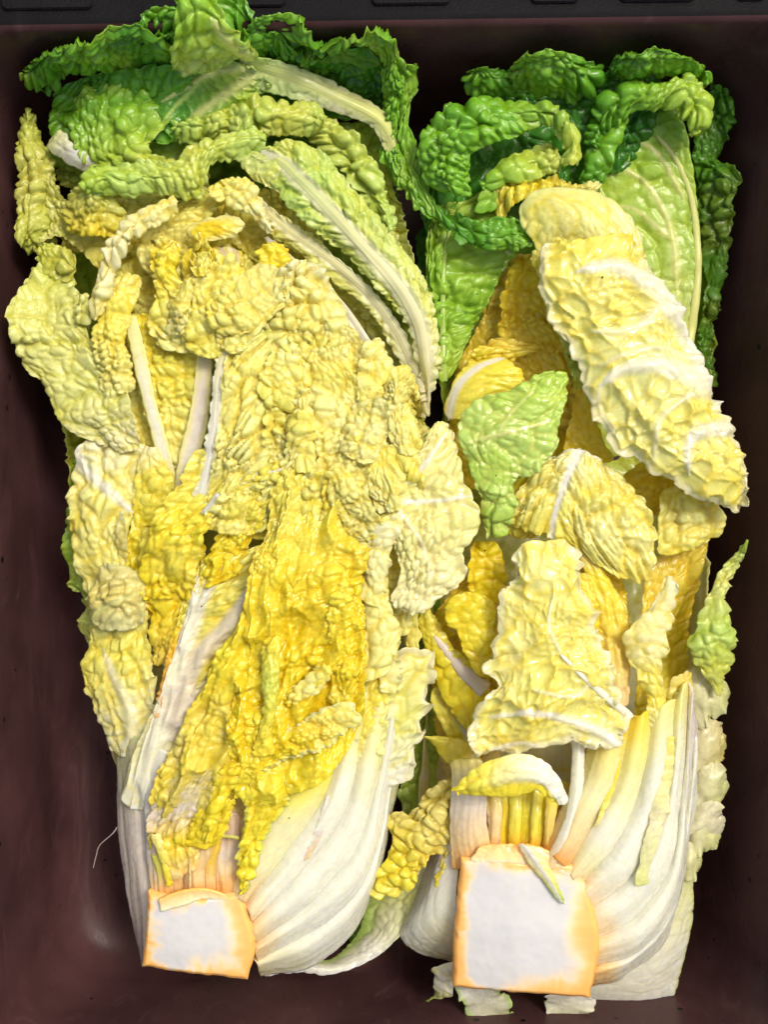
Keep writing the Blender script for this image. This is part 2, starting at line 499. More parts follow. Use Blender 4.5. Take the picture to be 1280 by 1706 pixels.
# ------------------------------------------------------------------ materials
M = {}
def nd(t, ty, **kw):
    n = t.nodes.new(ty)
    for k, v in kw.items():
        if k in n.inputs:
            n.inputs[k].default_value = v
        else:
            setattr(n, k, v)
    return n
def leaf_material(name, rough=0.34, sss=0.35, coat=0.22, bump=0.14, trans=0.26, mott=1.0):
    m = bpy.data.materials.new(name); m.use_nodes = True
    t = m.node_tree; t.nodes.clear(); L = t.links.new
    out = nd(t, 'ShaderNodeOutputMaterial')
    bs = nd(t, 'ShaderNodeBsdfPrincipled')
    pg = nd(t, 'ShaderNodeAttribute', attribute_name='pigment')
    st = nd(t, 'ShaderNodeAttribute', attribute_name='st')
    fb = nd(t, 'ShaderNodeAttribute', attribute_name='fib')
    # fibres along stalks
    mp = nd(t, 'ShaderNodeVectorMath', operation='MULTIPLY'); mp.inputs[1].default_value = (0.22, 0.008, 1.3)
    L(st.outputs['Vector'], mp.inputs[0])
    nf = nd(t, 'ShaderNodeTexNoise'); nf.inputs['Scale'].default_value = 1.0; nf.inputs['Detail'].default_value = 5; nf.inputs['Roughness'].default_value = 0.6
    L(mp.outputs[0], nf.inputs['Vector'])
    # fine cell mottling
    mq = nd(t, 'ShaderNodeVectorMath', operation='MULTIPLY'); mq.inputs[1].default_value = (0.09, 0.09, 1.0)
    L(st.outputs['Vector'], mq.inputs[0])
    n2 = nd(t, 'ShaderNodeTexNoise'); n2.inputs['Scale'].default_value = 1.0; n2.inputs['Detail'].default_value = 6; n2.inputs['Roughness'].default_value = 0.65
    L(mq.outputs[0], n2.inputs['Vector'])
    vo = nd(t, 'ShaderNodeTexVoronoi', feature='DISTANCE_TO_EDGE'); vo.inputs['Scale'].default_value = 1.0
    mv = nd(t, 'ShaderNodeVectorMath', operation='MULTIPLY'); mv.inputs[1].default_value = (0.13, 0.12, 1.0)
    L(st.outputs['Vector'], mv.inputs[0]); L(mv.outputs[0], vo.inputs['Vector'])
    # colour
    r1 = nd(t, 'ShaderNodeMapRange'); r1.inputs[1].default_value = 0.3; r1.inputs[2].default_value = 0.7; r1.inputs[3].default_value = 1 - 0.12 * mott; r1.inputs[4].default_value = 1 + 0.09 * mott
    L(n2.outputs['Fac'], r1.inputs[0])
    r2 = nd(t, 'ShaderNodeMapRange'); r2.inputs[1].default_value = 0.3; r2.inputs[2].default_value = 0.7; r2.inputs[3].default_value = 0.93; r2.inputs[4].default_value = 1.04
    L(nf.outputs['Fac'], r2.inputs[0])
    mx = nd(t, 'ShaderNodeMix', data_type='FLOAT')
    L(fb.outputs['Fac'], mx.inputs[0]); L(r1.outputs[0], mx.inputs[2]); L(r2.outputs[0], mx.inputs[3])
    vm = nd(t, 'ShaderNodeVectorMath', operation='SCALE')
    L(pg.outputs['Color'], vm.inputs[0]); L(mx.outputs[0], vm.inputs['Scale'])
    # scattered specks of soil
    ms = nd(t, 'ShaderNodeVectorMath', operation='MULTIPLY'); ms.inputs[1].default_value = (0.022, 0.022, 1.7)
    L(st.outputs['Vector'], ms.inputs[0])
    vs_ = nd(t, 'ShaderNodeTexVoronoi'); vs_.inputs['Scale'].default_value = 1.0; L(ms.outputs[0], vs_.inputs['Vector'])
    sx = nd(t, 'ShaderNodeSeparateColor'); L(vs_.outputs['Color'], sx.inputs[0])
    rad = nd(t, 'ShaderNodeMapRange'); rad.inputs[1].default_value = 0.55; rad.inputs[2].default_value = 1.0; rad.inputs[3].default_value = -0.01; rad.inputs[4].default_value = 0.04
    L(sx.outputs[0], rad.inputs[0])
    lt = nd(t, 'ShaderNodeMath', operation='LESS_THAN'); L(vs_.outputs['Distance'], lt.inputs[0]); L(rad.outputs[0], lt.inputs[1])
    mk = nd(t, 'ShaderNodeMix', data_type='RGBA'); mk.inputs['B'].default_value = (0.04, 0.03, 0.015, 1)
    L(lt.outputs[0], mk.inputs[0]); L(vm.outputs[0], mk.inputs['A'])
    vm = mk; vmo = mk.outputs['Result']
    L(vmo, bs.inputs['Base Color'])
    # roughness: wet patches
    r3 = nd(t, 'ShaderNodeMapRange'); r3.inputs[1].default_value = 0.35; r3.inputs[2].default_value = 0.65; r3.inputs[3].default_value = rough - 0.12; r3.inputs[4].default_value = rough + 0.12
    L(n2.outputs['Fac'], r3.inputs[0]); L(r3.outputs[0], bs.inputs['Roughness'])
    # relief
    ve = nd(t, 'ShaderNodeMapRange'); ve.inputs[1].default_value = 0.0; ve.inputs[2].default_value = 0.22
    L(vo.outputs['Distance'], ve.inputs[0])
    inv = nd(t, 'ShaderNodeMath', operation='SUBTRACT'); inv.inputs[0].default_value = 1.0; L(fb.outputs['Fac'], inv.inputs[1])
    vv = nd(t, 'ShaderNodeMath', operation='MULTIPLY'); L(ve.outputs[0], vv.inputs[0]); L(inv.outputs[0], vv.inputs[1])
    ad = nd(t, 'ShaderNodeMath', operation='MULTIPLY_ADD'); L(nf.outputs['Fac'], ad.inputs[0]); L(fb.outputs['Fac'], ad.inputs[1]); L(vv.outputs[0], ad.inputs[2])
    ad2 = nd(t, 'ShaderNodeMath', operation='MULTIPLY_ADD'); L(n2.outputs['Fac'], ad2.inputs[0]); ad2.inputs[1].default_value = 0.8; L(ad.outputs[0], ad2.inputs[2])
    bp = nd(t, 'ShaderNodeBump'); bp.inputs['Strength'].default_value = bump; bp.inputs['Distance'].default_value = 1.6 * S
    L(ad2.outputs[0], bp.inputs['Height']); L(bp.outputs[0], bs.inputs['Normal'])
    bs.inputs['Subsurface Weight'].default_value = sss
    bs.inputs['Subsurface Radius'].default_value = (1.0, 0.9, 0.3)
    bs.inputs['Subsurface Scale'].default_value = 0.0045
    bs.inputs['Coat Weight'].default_value = coat
    bs.inputs['Coat Roughness'].default_value = 0.12 if coat > 0.5 else 0.22
    bs.inputs['Specular IOR Level'].default_value = 0.45
    tr = nd(t, 'ShaderNodeBsdfTranslucent'); L(vmo, tr.inputs['Color']); L(bp.outputs[0], tr.inputs['Normal'])
    mxs = nd(t, 'ShaderNodeMixShader'); mxs.inputs[0].default_value = trans
    L(bs.outputs[0], mxs.inputs[1]); L(tr.outputs[0], mxs.inputs[2])
    L(mxs.outputs[0], out.inputs['Surface'])
    return m
M['leaf'] = leaf_material('leaf_tissue')
M['wet'] = leaf_material('wet_leaf_tissue', rough=0.28, coat=0.6, bump=0.1)
M['stalk'] = leaf_material('stalk_tissue', rough=0.3, sss=0.55, coat=0.55, bump=0.07)
M['core'] = leaf_material('core_tissue', rough=0.4, sss=0.6, coat=0.35, bump=0.008, trans=0.0, mott=0.15)

def plastic(name, base, rough, grain=0.5, speck=False, wet=True):
    m = bpy.data.materials.new(name); m.use_nodes = True
    t = m.node_tree; L = t.links.new
    bs = t.nodes['Principled BSDF']
    tc = nd(t, 'ShaderNodeTexCoord')
    n1 = nd(t, 'ShaderNodeTexNoise'); n1.inputs['Scale'].default_value = 22; n1.inputs['Detail'].default_value = 6; L(tc.outputs['Object'], n1.inputs['Vector'])
    n2 = nd(t, 'ShaderNodeTexNoise'); n2.inputs['Scale'].default_value = 900; n2.inputs['Detail'].default_value = 3; L(tc.outputs['Object'], n2.inputs['Vector'])
    cr = nd(t, 'ShaderNodeValToRGB')
    b = np.array(base)
    cr.color_ramp.elements[0].position = 0.3; cr.color_ramp.elements[0].color = (*(b * 0.7), 1)
    cr.color_ramp.elements[1].position = 0.7; cr.color_ramp.elements[1].color = (*(b * 1.35), 1)
    L(n1.outputs['Fac'], cr.inputs[0])
    vd = nd(t, 'ShaderNodeTexVoronoi'); vd.inputs['Scale'].default_value = 90; L(tc.outputs['Object'], vd.inputs['Vector'])
    sc = nd(t, 'ShaderNodeSeparateColor'); L(vd.outputs['Color'], sc.inputs[0])
    rr = nd(t, 'ShaderNodeMapRange'); rr.inputs[1].default_value = 0.6; rr.inputs[2].default_value = 1.0; rr.inputs[3].default_value = -0.02; rr.inputs[4].default_value = 0.16; L(sc.outputs[0], rr.inputs[0])
    l2 = nd(t, 'ShaderNodeMath', operation='LESS_THAN'); L(vd.outputs['Distance'], l2.inputs[0]); L(rr.outputs[0], l2.inputs[1])
    sg = nd(t, 'ShaderNodeVectorMath', operation='MULTIPLY'); sg.inputs[1].default_value = (60, 14, 30); L(tc.outputs['Object'], sg.inputs[0])
    n3 = nd(t, 'ShaderNodeTexNoise'); n3.inputs['Scale'].default_value = 1.0; n3.inputs['Detail'].default_value = 7; n3.inputs['Roughness'].default_value = 0.7; n3.inputs['Distortion'].default_value = 1.5; L(sg.outputs[0], n3.inputs['Vector'])
    c3 = nd(t, 'ShaderNodeMapRange'); c3.inputs[1].default_value = 0.54; c3.inputs[2].default_value = 0.9; L(n3.outputs['Fac'], c3.inputs[0])
    k3 = nd(t, 'ShaderNodeMix', data_type='RGBA'); k3.inputs['B'].default_value = (b[0] * 2.0, b[1] * 2.2, b[2] * 2.1, 1); L(c3.outputs[0], k3.inputs[0]); L(cr.outputs[0], k3.inputs['A'])
    k4 = nd(t, 'ShaderNodeMix', data_type='RGBA'); k4.inputs['B'].default_value = (0.008, 0.006, 0.006, 1); L(l2.outputs[0], k4.inputs[0]); L(k3.outputs['Result'], k4.inputs['A'])
    L(k4.outputs['Result'], bs.inputs['Base Color'])
    bs.inputs['Specular IOR Level'].default_value = 0.1
    mr = nd(t, 'ShaderNodeMapRange'); mr.inputs[1].default_value = 0.35; mr.inputs[2].default_value = 0.65; mr.inputs[3].default_value = rough - 0.08; mr.inputs[4].default_value = rough + 0.1
    L(n3.outputs['Fac'], mr.inputs[0]); L(mr.outputs[0], bs.inputs['Roughness'])
    bp = nd(t, 'ShaderNodeBump'); bp.inputs['Strength'].default_value = grain; bp.inputs['Distance'].default_value = 0.0004
    L(n2.outputs['Fac'], bp.inputs['Height']); L(bp.outputs[0], bs.inputs['Normal'])
    return m
M['tub'] = plastic('brown_plastic', (0.062, 0.028, 0.030), 0.33, 0.12)
M['rim'] = plastic('rim_plastic', (0.006, 0.0055, 0.007), 0.6, 0.9)
M['ground'] = plastic('dark_floor', (0.02, 0.019, 0.02), 0.6, 0.6)
wm = bpy.data.materials.new('water'); wm.use_nodes = True
wb = wm.node_tree.nodes['Principled BSDF']
wb.inputs['Base Color'].default_value = (1, 1, 1, 1); wb.inputs['Roughness'].default_value = 0.02
wb.inputs['Transmission Weight'].default_value = 1.0; wb.inputs['IOR'].default_value = 1.33
M['water'] = wm
# ------------------------------------------------------------------ the ground and the tub
def rrect(x0, x1, y0, y1, r, n=8):
    pts = []
    for cx, cy, a0 in ((x1 - r, y1 - r, 0), (x0 + r, y1 - r, 90), (x0 + r, y0 + r, 180), (x1 - r, y0 + r, 270)):
        for k in range(n + 1):
            a = math.radians(a0 + 90 * k / n)
            pts.append((cx + r * math.cos(a), cy + r * math.sin(a)))
    out = []
    for i in range(len(pts)):                        # long sides subdivided so the plastic can bow
        a, b = pts[i], pts[(i + 1) % len(pts)]
        k = 24 if math.dist(a, b) > 200 else 1
        out += [(a[0] + (b[0] - a[0]) * j / k, a[1] + (b[1] - a[1]) * j / k) for j in range(k)]
    return out
TW = math.radians(0.75)
def twist(x, y):
    return x * math.cos(TW) - y * math.sin(TW), x * math.sin(TW) + y * math.cos(TW)
g = [(-9000, -9000, -46), (9000, -9000, -46), (9000, 9000, -46), (-9000, 9000, -46)]
go = make_obj('ground', g, [(0, 1, 2, 3)], M['ground'])
go['kind'] = 'structure'

tub = root('plastic_tub', 'dark brown glossy plastic tub holding both cut cabbage halves', 'tub', (640, 853, 0))
def rings(name, spec, mat, cap=None):
    V, Q = [], []
    for i, (x0, x1, y0, y1, r, h) in enumerate(spec):
        ring = rrect(x0, x1, y0, y1, r)
        n = len(ring)
        for (x, y) in ring:
            bow = 2.5 * math.sin(x / 170.0 + i) * math.sin(y / 210.0 + 0.6 * i) if 0 < h < 400 else 0
            X, Y = twist(x + bow, y + bow)
            V.append((X, Y, h))
        if i:
            for j in range(n):
                Q.append(((i - 1) * n + j, (i - 1) * n + (j + 1) % n, i * n + (j + 1) % n, i * n + j))
    ob = make_obj(name, V, Q, mat, tub)
    return ob, n, len(V)
X0, X1, Y0, Y1 = -678, 716, -925, 790
def ins(d, h, r):
    e = d if d < 0 else d * 1.05 + 95 * (1 - min(max(h, 0), 436) / 436.0)      # the right wall leans outwards
    return (X0 + d, X1 - (e if h < 436 else d), Y0 + d, Y1 - d, r, h)
ob, n, nv_ = rings('tub_wall', [ins(100, 0, 150), ins(78, 3, 152), ins(58, 10, 150), ins(42, 22, 146), ins(30, 40, 140), ins(22, 70, 130), ins(14, 180, 105), ins(6, 330, 80), ins(2, 400, 78),
                                ins(0, 436, 77), ins(-3, 446, 77), ins(-9, 450, 78)], M['tub'])
# floor: a slightly uneven sheet that fills the first ring
ring = [twist(x, y) for x, y in rrect(*ins(100, 0, 150)[:5])]
cx = sum(p[0] for p in ring) / len(ring); cy = sum(p[1] for p in ring) / len(ring)
V = [(cx, cy, 0.0)]; Q = []
K = 10
for k in range(1, K + 1):
    f = k / K
    for (x, y) in ring:
        X, Y = cx + (x - cx) * f, cy + (y - cy) * f
        V.append((X, Y, 0.0 if k == K else 1.6 * math.sin(X / 90.0) * math.cos(Y / 120.0)))
m = len(ring)
tri = [(0, 1 + j, 1 + (j + 1) % m, 1 + (j + 1) % m) for j in range(m)]
for k in range(1, K):
    for j in range(m):
        Q.append((1 + (k - 1) * m + j, 1 + k * m + j, 1 + k * m + (j + 1) % m, 1 + (k - 1) * m + (j + 1) % m))
# the centre fan is closed with quads that pair two triangles
for j in range(0, m - 1, 2):
    Q.append((0, 1 + j, 2 + j, 1 + (j + 2) % m))
make_obj('tub_floor', V, Q, M['tub'], tub)
rings('tub_rim', [ins(-9, 450, 78), ins(-14, 446, 82), ins(-24, 440, 92), ins(-95, 440, 150), ins(-100, 434, 155), ins(-100, 400, 155)], M['rim'])
rings('outer_wall', [ins(-90, 402, 150), ins(-40, 380, 120), ins(0, 60, 90), ins(20, -20, 80), ins(60, -40, 60)], M['tub'])

def slab(name, x0, x1, y0, y1, h0, h1, mat, parent, r=10, tw=True):
    V = []; n = 0
    for (d, h) in ((0, h0), (0, h1 - 3), (3, h1)):
        ringp = []
        for cx_, cy_, a0 in ((x1 - r, y1 - r, 0), (x0 + r, y1 - r, 90), (x0 + r, y0 + r, 180), (x1 - r, y0 + r, 270)):
            for k in range(5):
                a = math.radians(a0 + 90 * k / 4)
                ringp.append((cx_ + (r - d) * math.cos(a), cy_ + (r - d) * math.sin(a)))
        n = len(ringp)
        for x, y in ringp:
            X, Y = twist(x, y)
            V.append((X, Y, h))
    Q = []
    for i in (1, 2):
        for j in range(n):
            Q.append(((i - 1) * n + j, (i - 1) * n + (j + 1) % n, i * n + (j + 1) % n, i * n + j))
    c = 2 * n
    for j in range(1, n // 2):
        Q.append((c + j - 1, c + j, c + n - 1 - j, c + n - j)) if j != n - j - 1 else None
    return make_obj(name, V, Q, mat, parent, smooth=False)
for (x0, x1) in ((-615, -465), (-300, -150), (-10, 120), (250, 330), (395, 520), (585, 635)):
    slab('rim_pad', x0, x1, Y1 + 36, Y1 + 92, 436, 445, M['rim'], tub)

# water drops lying on the plastic
rnd = random.Random(4)
V, Q = [], []
def drop(c, nrm, r):
    nrm = np.array(nrm, float); nrm /= np.linalg.norm(nrm)
    a = np.cross(nrm, (0.3, 0.9, 0.2)); a /= np.linalg.norm(a); b = np.cross(nrm, a)
    b0 = len(V)
    for i, (rr, hh) in enumerate(((1.0, -0.06), (0.97, 0.16), (0.75, 0.40), (0.4, 0.54), (0.06, 0.58))):
        for j in range(10):
            t = 2 * math.pi * j / 10
            V.append(tuple(np.array(c) + r * (rr * (a * math.cos(t) + b * math.sin(t) * 0.85) + nrm * hh)))
    for i in range(4):
        for j in range(10):
            Q.append((b0 + i * 10 + j, b0 + i * 10 + (j + 1) % 10, b0 + (i + 1) * 10 + (j + 1) % 10, b0 + (i + 1) * 10 + j))
    for j in range(1, 5):
        Q.append((b0 + 40 + j - 1, b0 + 40 + j, b0 + 40 + 9 - j, b0 + 40 + (10 - j) % 10))
for k in range(170):
    r = rnd.choice((1.2, 1.6, 1.8, 2.4, 3.4))
    w = rnd.random()
    if w < 0.45:                                     # right wall
        h = rnd.uniform(40, 400); y = rnd.uniform(-800, 650); d = 22 - 22 * h / 440
        d = 1.05 * d + 95 * (1 - h / 436); X, Y = twist(X1 - d - 0.5, y); drop((X, Y, h), (-1, 0, 0.25), r)
    elif w < 0.6:
        h = rnd.uniform(60, 400); y = rnd.uniform(-800, 650); d = 22 - 22 * h / 440
        X, Y = twist(X0 + d + 0.5, y); drop((X, Y, h), (1, 0, 0.05), r)
    elif w < 0.7:
        h = rnd.uniform(150, 430); x = rnd.uniform(-560, 560); d = 22 - 22 * h / 440
        X, Y = twist(x, Y1 - d - 0.5); drop((X, Y, h), (0, -1, 0.05), r)
    elif w < 0.85:
        X, Y = rnd.uniform(-560, -400), rnd.uniform(-860, -300); drop((X, Y, 0.5), (0, 0, 1), r)
    else:
        X, Y = rnd.uniform(-560, 560), rnd.uniform(-860, -800); drop((X, Y, 0.5), (0, 0, 1), r)
wd = make_obj('water_drops', V, Q, M['water'], tub)
wd['kind'] = 'stuff'
# ------------------------------------------------------------------ left half of the cabbage
GROUP = 'halves of napa cabbage lying cut side up in the tub'
cl = root('napa_cabbage_half', 'larger left cabbage half with golden crumpled heart and green leaf tips at the upper left', 'cabbage', (400, 900, 0), GROUP)
cr = root('napa_cabbage_half', 'narrower right cabbage half with a big square white stem face and rolled pale leaves', 'cabbage', (960, 950, 0), GROUP)
GOLD = [(0, 'paley'), (0.3, 'lemon'), (0.7, 'gold'), (1, 'lemon')]
# bowl of wrapper leaves under everything
leaf('outer_leaf', cl, [[(240, 1560, 150), (190, 1250, 170), (140, 950, 190), (85, 600, 200), (110, 260, 210)],
    [(300, 1600, 60), (280, 1250, 40), (230, 900, 30), (200, 600, 30), (220, 250, 60)],
    [(400, 1600, 20), (410, 1250, 8), (400, 900, 8), (400, 600, 8), (390, 200, 30)],
    [(500, 1590, 60), (560, 1250, 40), (590, 900, 30), (600, 600, 30), (560, 230, 60)],
    [(560, 1540, 120), (650, 1250, 160), (690, 950, 180), (700, 600, 200), (650, 230, 210)]],
    [(0, 'white'), (0.35, 'cream'), (0.6, 'yg'), (0.9, 'lg'), (1, 'mg')], bub=(30, 6), th=5, base_smooth=0.3, label='pale wrapper leaf cupping the whole half from below')
# ---- green tips at the top
leaf('leaf_tip', cl, [[(222, 45, 225), (250, 10, 235), (285, -5, 240)], [(245, 110, 225), (285, 100, 235), (310, 60, 240)]], [(0, 'dg'), (1, 'mg')], bulge=18, bub=(26, 7), label='dark green blistered leaf tip')
leaf('leaf_tip', cl, [[(330, 10, 240), (350, -30, 240), (400, -22, 240), (432, 45, 240)], [(345, 60, 235), (375, 70, 240), (400, 90, 240), (425, 100, 240)]], [(0, 'mg'), (1, 'dg')], bulge=18, bub=(26, 7), label='dark green blistered leaf tip')
leaf('leaf_tip', cl, [[(400, 75, 265), (420, 32, 270), (455, 18, 272), (490, 22, 272), (515, 50, 268), (542, 78, 262)], [(420, 100, 262), (445, 118, 268), (480, 125, 270), (510, 130, 268), (535, 130, 262), (560, 120, 258)]], [(0, 'dg'), (0.5, 'mg'), (1, 'dg')], bulge=22, bub=(24, 8), label='dark green blistered leaf tip')
leaf('outer_leaf', cl, [[(95, 320, 200), (78, 210, 270), (85, 135, 300)], [(200, 330, 240), (200, 210, 290), (200, 110, 320)], [(330, 320, 270), (330, 200, 310), (320, 90, 330)]], [(0, 'yg'), (0.5, 'mg'), (1, 'dg')], bub=(26, 7), label='green blistered leaf behind the curls at the top left')
leaf('outer_leaf', cl, [[(300, 165, 290), (390, 140, 300), (470, 130, 300), (560, 125, 300)], [(330, 240, 290), (430, 215, 300), (520, 205, 300), (610, 200, 300)]], [(0, 'mg'), (1, 'dg')], bub=(26, 7), bulge=-12)
leaf('outer_leaf', cl, [[(225, 70, 200), (280, 50, 200), (360, 45, 200), (430, 60, 200)], [(240, 150, 250), (300, 150, 260), (370, 140, 260), (440, 130, 260)]], [(0, 'dg'), (1, 'mg')], bub=(26, 7), bulge=-15)
leaf('leaf_tip', cl, [[(38, 120, 300), (60, 92, 312), (110, 74, 320), (160, 62, 322), (202, 44, 322), (243, 50, 320), (290, 80, 315)], [(42, 148, 292), (85, 152, 300), (112, 125, 310), (165, 128, 315), (215, 125, 315), (260, 112, 312), (300, 112, 308)]],
    [(0, 'mg'), (0.15, 'dg'), (0.5, 'mg'), (0.75, 'dg'), (1, 'mg')], bulge=24, bub=(24, 8), alt=('lg', 0.6), label='bright green curled leaf tip')
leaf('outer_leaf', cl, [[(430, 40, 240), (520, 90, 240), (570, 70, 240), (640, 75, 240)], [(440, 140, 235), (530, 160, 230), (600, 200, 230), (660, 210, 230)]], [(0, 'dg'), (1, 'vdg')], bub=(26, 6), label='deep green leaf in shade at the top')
leaf('outer_leaf', cl, [[(500, 88, 292), (560, 72, 308), (600, 62, 318), (655, 62, 325), (668, 92, 325), (697, 100, 322), (692, 140, 318), (684, 190, 314), (692, 240, 305), (707, 300, 297), (740, 348, 304), (800, 358, 322), (860, 353, 330), (902, 385, 330)],
    [(500, 128, 270), (560, 135, 268), (610, 125, 270), (625, 150, 276), (640, 190, 280), (622, 240, 285), (640, 300, 285), (690, 352, 288), (750, 390, 300), (805, 424, 308), (870, 425, 320), (898, 402, 322)]],
    [(0, 'dg'), (0.3, 'mg'), (0.6, 'mg'), (0.8, 'dg'), (1, 'mg')], bulge=12, bub=(22, 8), ruf=(9, 70), rag=(9, 24), alt=('lg', 0.4), label='dark green ruffled leaf edge reaching over to the right half')
leaf('outer_leaf', cl, [[(540, 200, 250), (575, 260, 255), (610, 330, 255), (660, 430, 245)], [(640, 190, 262), (655, 250, 270), (668, 330, 270), (700, 450, 250)]], [(0, 'lg'), (0.5, 'yg'), (1, 'paleg')], bub=(26, 6), bulge=-20)
leaf('outer_leaf', cl, [[(300, 285, 310), (230, 285, 318), (140, 275, 305), (112, 220, 308), (118, 165, 310), (150, 145, 308)], [(300, 270, 325), (265, 262, 332), (250, 240, 338), (285, 205, 340), (290, 165, 335), (255, 135, 322)]],
    [(0, 'yg'), (0.5, 'lg'), (0.8, 'mg'), (1, 'lg')], bulge=14, bub=(26, 8), label='light green blistered leaf')
leaf('outer_leaf', cl, [[(190, 300, 270), (130, 290, 285), (82, 255, 285), (78, 232, 280)], [(210, 280, 290), (165, 262, 305), (125, 235, 310), (105, 205, 300)]], [(0, 'paleg'), (0.6, 'white'), (1, 'paleg')], bub=(26, 2), bulge=10)
w = leaf('outer_leaf', cl, [[(430, 105, 362), (360, 92, 358), (300, 108, 350), (250, 150, 340), (212, 195, 322)], [(445, 122, 366), (380, 140, 363), (325, 165, 352), (265, 195, 338), (232, 228, 322)], [(470, 140, 355), (410, 190, 348), (350, 215, 338), (300, 240, 325), (255, 250, 312)]],
    [(0, 'paleg'), (0.25, 'lg'), (0.6, 'dg'), (1, 'mg')], bub=(22, -6), alt=('dg', 0.5), rag=(8, 24), label='glossy dark green leaf face with pale raised veins')
side_vein(w, [(440, 115), (380, 155), (330, 190), (300, 225)], 7, 3, 'paleg')
side_vein(w, [(420, 115), (360, 120), (310, 145), (270, 170)], 5, 2, 'paleg')
side_vein(w, [(370, 160), (360, 195), (340, 215)], 3, 1.5, 'ltg')
side_vein(w, [(330, 140), (290, 180), (262, 215)], 3, 1.5, 'ltg')
w = leaf('outer_leaf', cl, [[(440, 95, 388), (405, 62, 440), (368, 15, 500), (352, -35, 505)], [(395, 105, 398), (350, 75, 450), (330, 20, 512), (325, -45, 515)], [(340, 128, 380), (285, 118, 400), (283, 60, 470), (295, -25, 500)]],
    [(0, 'paleg'), (0.25, 'ltg'), (0.6, 'lg'), (1, 'mg')], bub=(26, 6), alt=('mg', 0.5), bulge=10, label='upright light green leaf tip')
side_vein(w, [(420, 100), (380, 70), (350, 30)], 7, 3, 'paleg')
w = leaf('outer_leaf', cl, [[(676, 270, 290), (662, 215, 308), (635, 178, 325), (570, 140, 345), (500, 110, 360), (440, 95, 368), (395, 92, 366)], [(664, 280, 296), (650, 228, 314), (622, 194, 332), (550, 160, 352), (490, 135, 364), (430, 118, 370), (395, 102, 368)], [(650, 290, 290), (636, 240, 304), (610, 208, 320), (550, 188, 335), (490, 168, 348), (430, 150, 352), (400, 125, 356)]],
    [(0, 'paleg'), (0.5, 'cream'), (1, 'ltg')], bub=(18, 2.5), rag=(3, 22), rib=(0.4, 11, 7), ribcol='paleg', alt=('ltg', 0.5))
leaf('leaf_tip', cl, [[(285, 200, 325), (340, 178, 338), (400, 163, 345), (470, 168, 345), (530, 175, 338), (548, 205, 330)], [(290, 240, 315), (340, 248, 328), (400, 242, 333), (460, 230, 333), (510, 230, 328), (540, 222, 322)]],
    [(0, 'lg'), (0.4, 'yg'), (1, 'yg')], bulge=26, bub=(24, 9), alt=('ltg', 0.5))
leaf('outer_leaf', cl, [[(480, 215, 300), (540, 260, 310), (590, 320, 310), (640, 400, 300)], [(545, 190, 310), (600, 230, 320), (640, 290, 315), (672, 390, 300)]], [(0, 'yg'), (1, 'ltg')], bub=(26, 8), bulge=14)
# pale curled strips below the greens
leaf('leaf_tip', cl, [[(52, 428, 225), (22, 400, 240), (26, 330, 250), (26, 250, 252), (32, 205, 245), (48, 190, 238)], [(92, 420, 225), (98, 380, 238), (102, 310, 248), (80, 240, 252), (68, 205, 245), (56, 190, 238)]], [(0, 'yg'), (0.5, 'olive'), (1, 'yg')], bulge=24, bub=(22, 8), label='narrow olive curled leaf tip at the far left')
leaf('inner_leaf', cl, [[(170, 470, 270), (130, 420, 275), (90, 400, 275), (60, 440, 255)], [(240, 400, 290), (170, 360, 295), (110, 330, 290), (75, 260, 260)]], [(0, 'yel'), (0.5, 'olive'), (1, 'paleg')], bub=(22, 6))
leaf('leaf_tip', cl, [[(118, 400, 285), (98, 355, 305), (112, 318, 320), (150, 298, 326)], [(205, 402, 288), (218, 365, 310), (200, 335, 325), (178, 305, 328)]], [(0, 'lemon'), (0.5, 'olive'), (1, 'yg')], bulge=28, bub=(20, 8))
leaf('leaf_tip', cl, [[(128, 308, 338), (150, 280, 350), (220, 268, 355), (290, 268, 358), (320, 238, 362), (370, 220, 366), (420, 205, 366), (455, 212, 362)], [(150, 325, 332), (185, 330, 338), (240, 334, 342), (300, 332, 345), (340, 332, 345), (352, 285, 352), (392, 275, 352), (445, 262, 350)]],
    [(0, 'lg'), (0.3, 'ltg'), (0.6, 'yg'), (1, 'ltg')], bulge=22, bub=(24, 8), ruf=(4, 60), label='light green rolled leaf edge')
# interior behind
leaf('inner_leaf', cl, [[(190, 620, 262), (180, 500, 262), (215, 400, 265), (300, 330, 270)], [(560, 620, 275), (560, 500, 275), (540, 400, 280), (470, 300, 282)]], [(0, 'paley'), (0.6, 'yel'), (1, 'yel')], bub=(20, 6))
leaf('inner_leaf', cl, [[(250, 470, 305), (225, 420, 312), (260, 360, 318), (330, 320, 318)], [(330, 470, 310), (330, 410, 318), (360, 360, 322), (400, 315, 322)]], [(0, 'paley'), (1, 'yel')], bub=(18, 6))
leaf('inner_leaf', cl, [[(310, 400, 332), (312, 370, 340), (360, 355, 345), (390, 350, 342)], [(340, 412, 340), (365, 405, 348), (395, 395, 350), (420, 378, 346)]], [(0, 'lemon'), (0.5, 'gold'), (1, 'paley')], bub=(22, -3), bulge=8, ruf=(5, 40), edge='paley')
leaf('leaf_tip', cl, [[(455, 400, 345), (410, 360, 352), (350, 330, 352), (345, 300, 345)], [(452, 375, 350), (440, 335, 356), (420, 300, 356), (385, 295, 350)]], [(0, 'cream'), (0.5, 'paley'), (1, 'yel')], bulge=12, bub=(17, 7))
leaf('inner_leaf', cl, [[(430, 480, 335), (425, 440, 342), (420, 410, 345)], [(490, 480, 335), (490, 430, 342), (470, 400, 345)]], [(0, 'gold'), (1, 'lemon')], bulge=12, bub=(15, 7), label='small bright golden heart leaf')
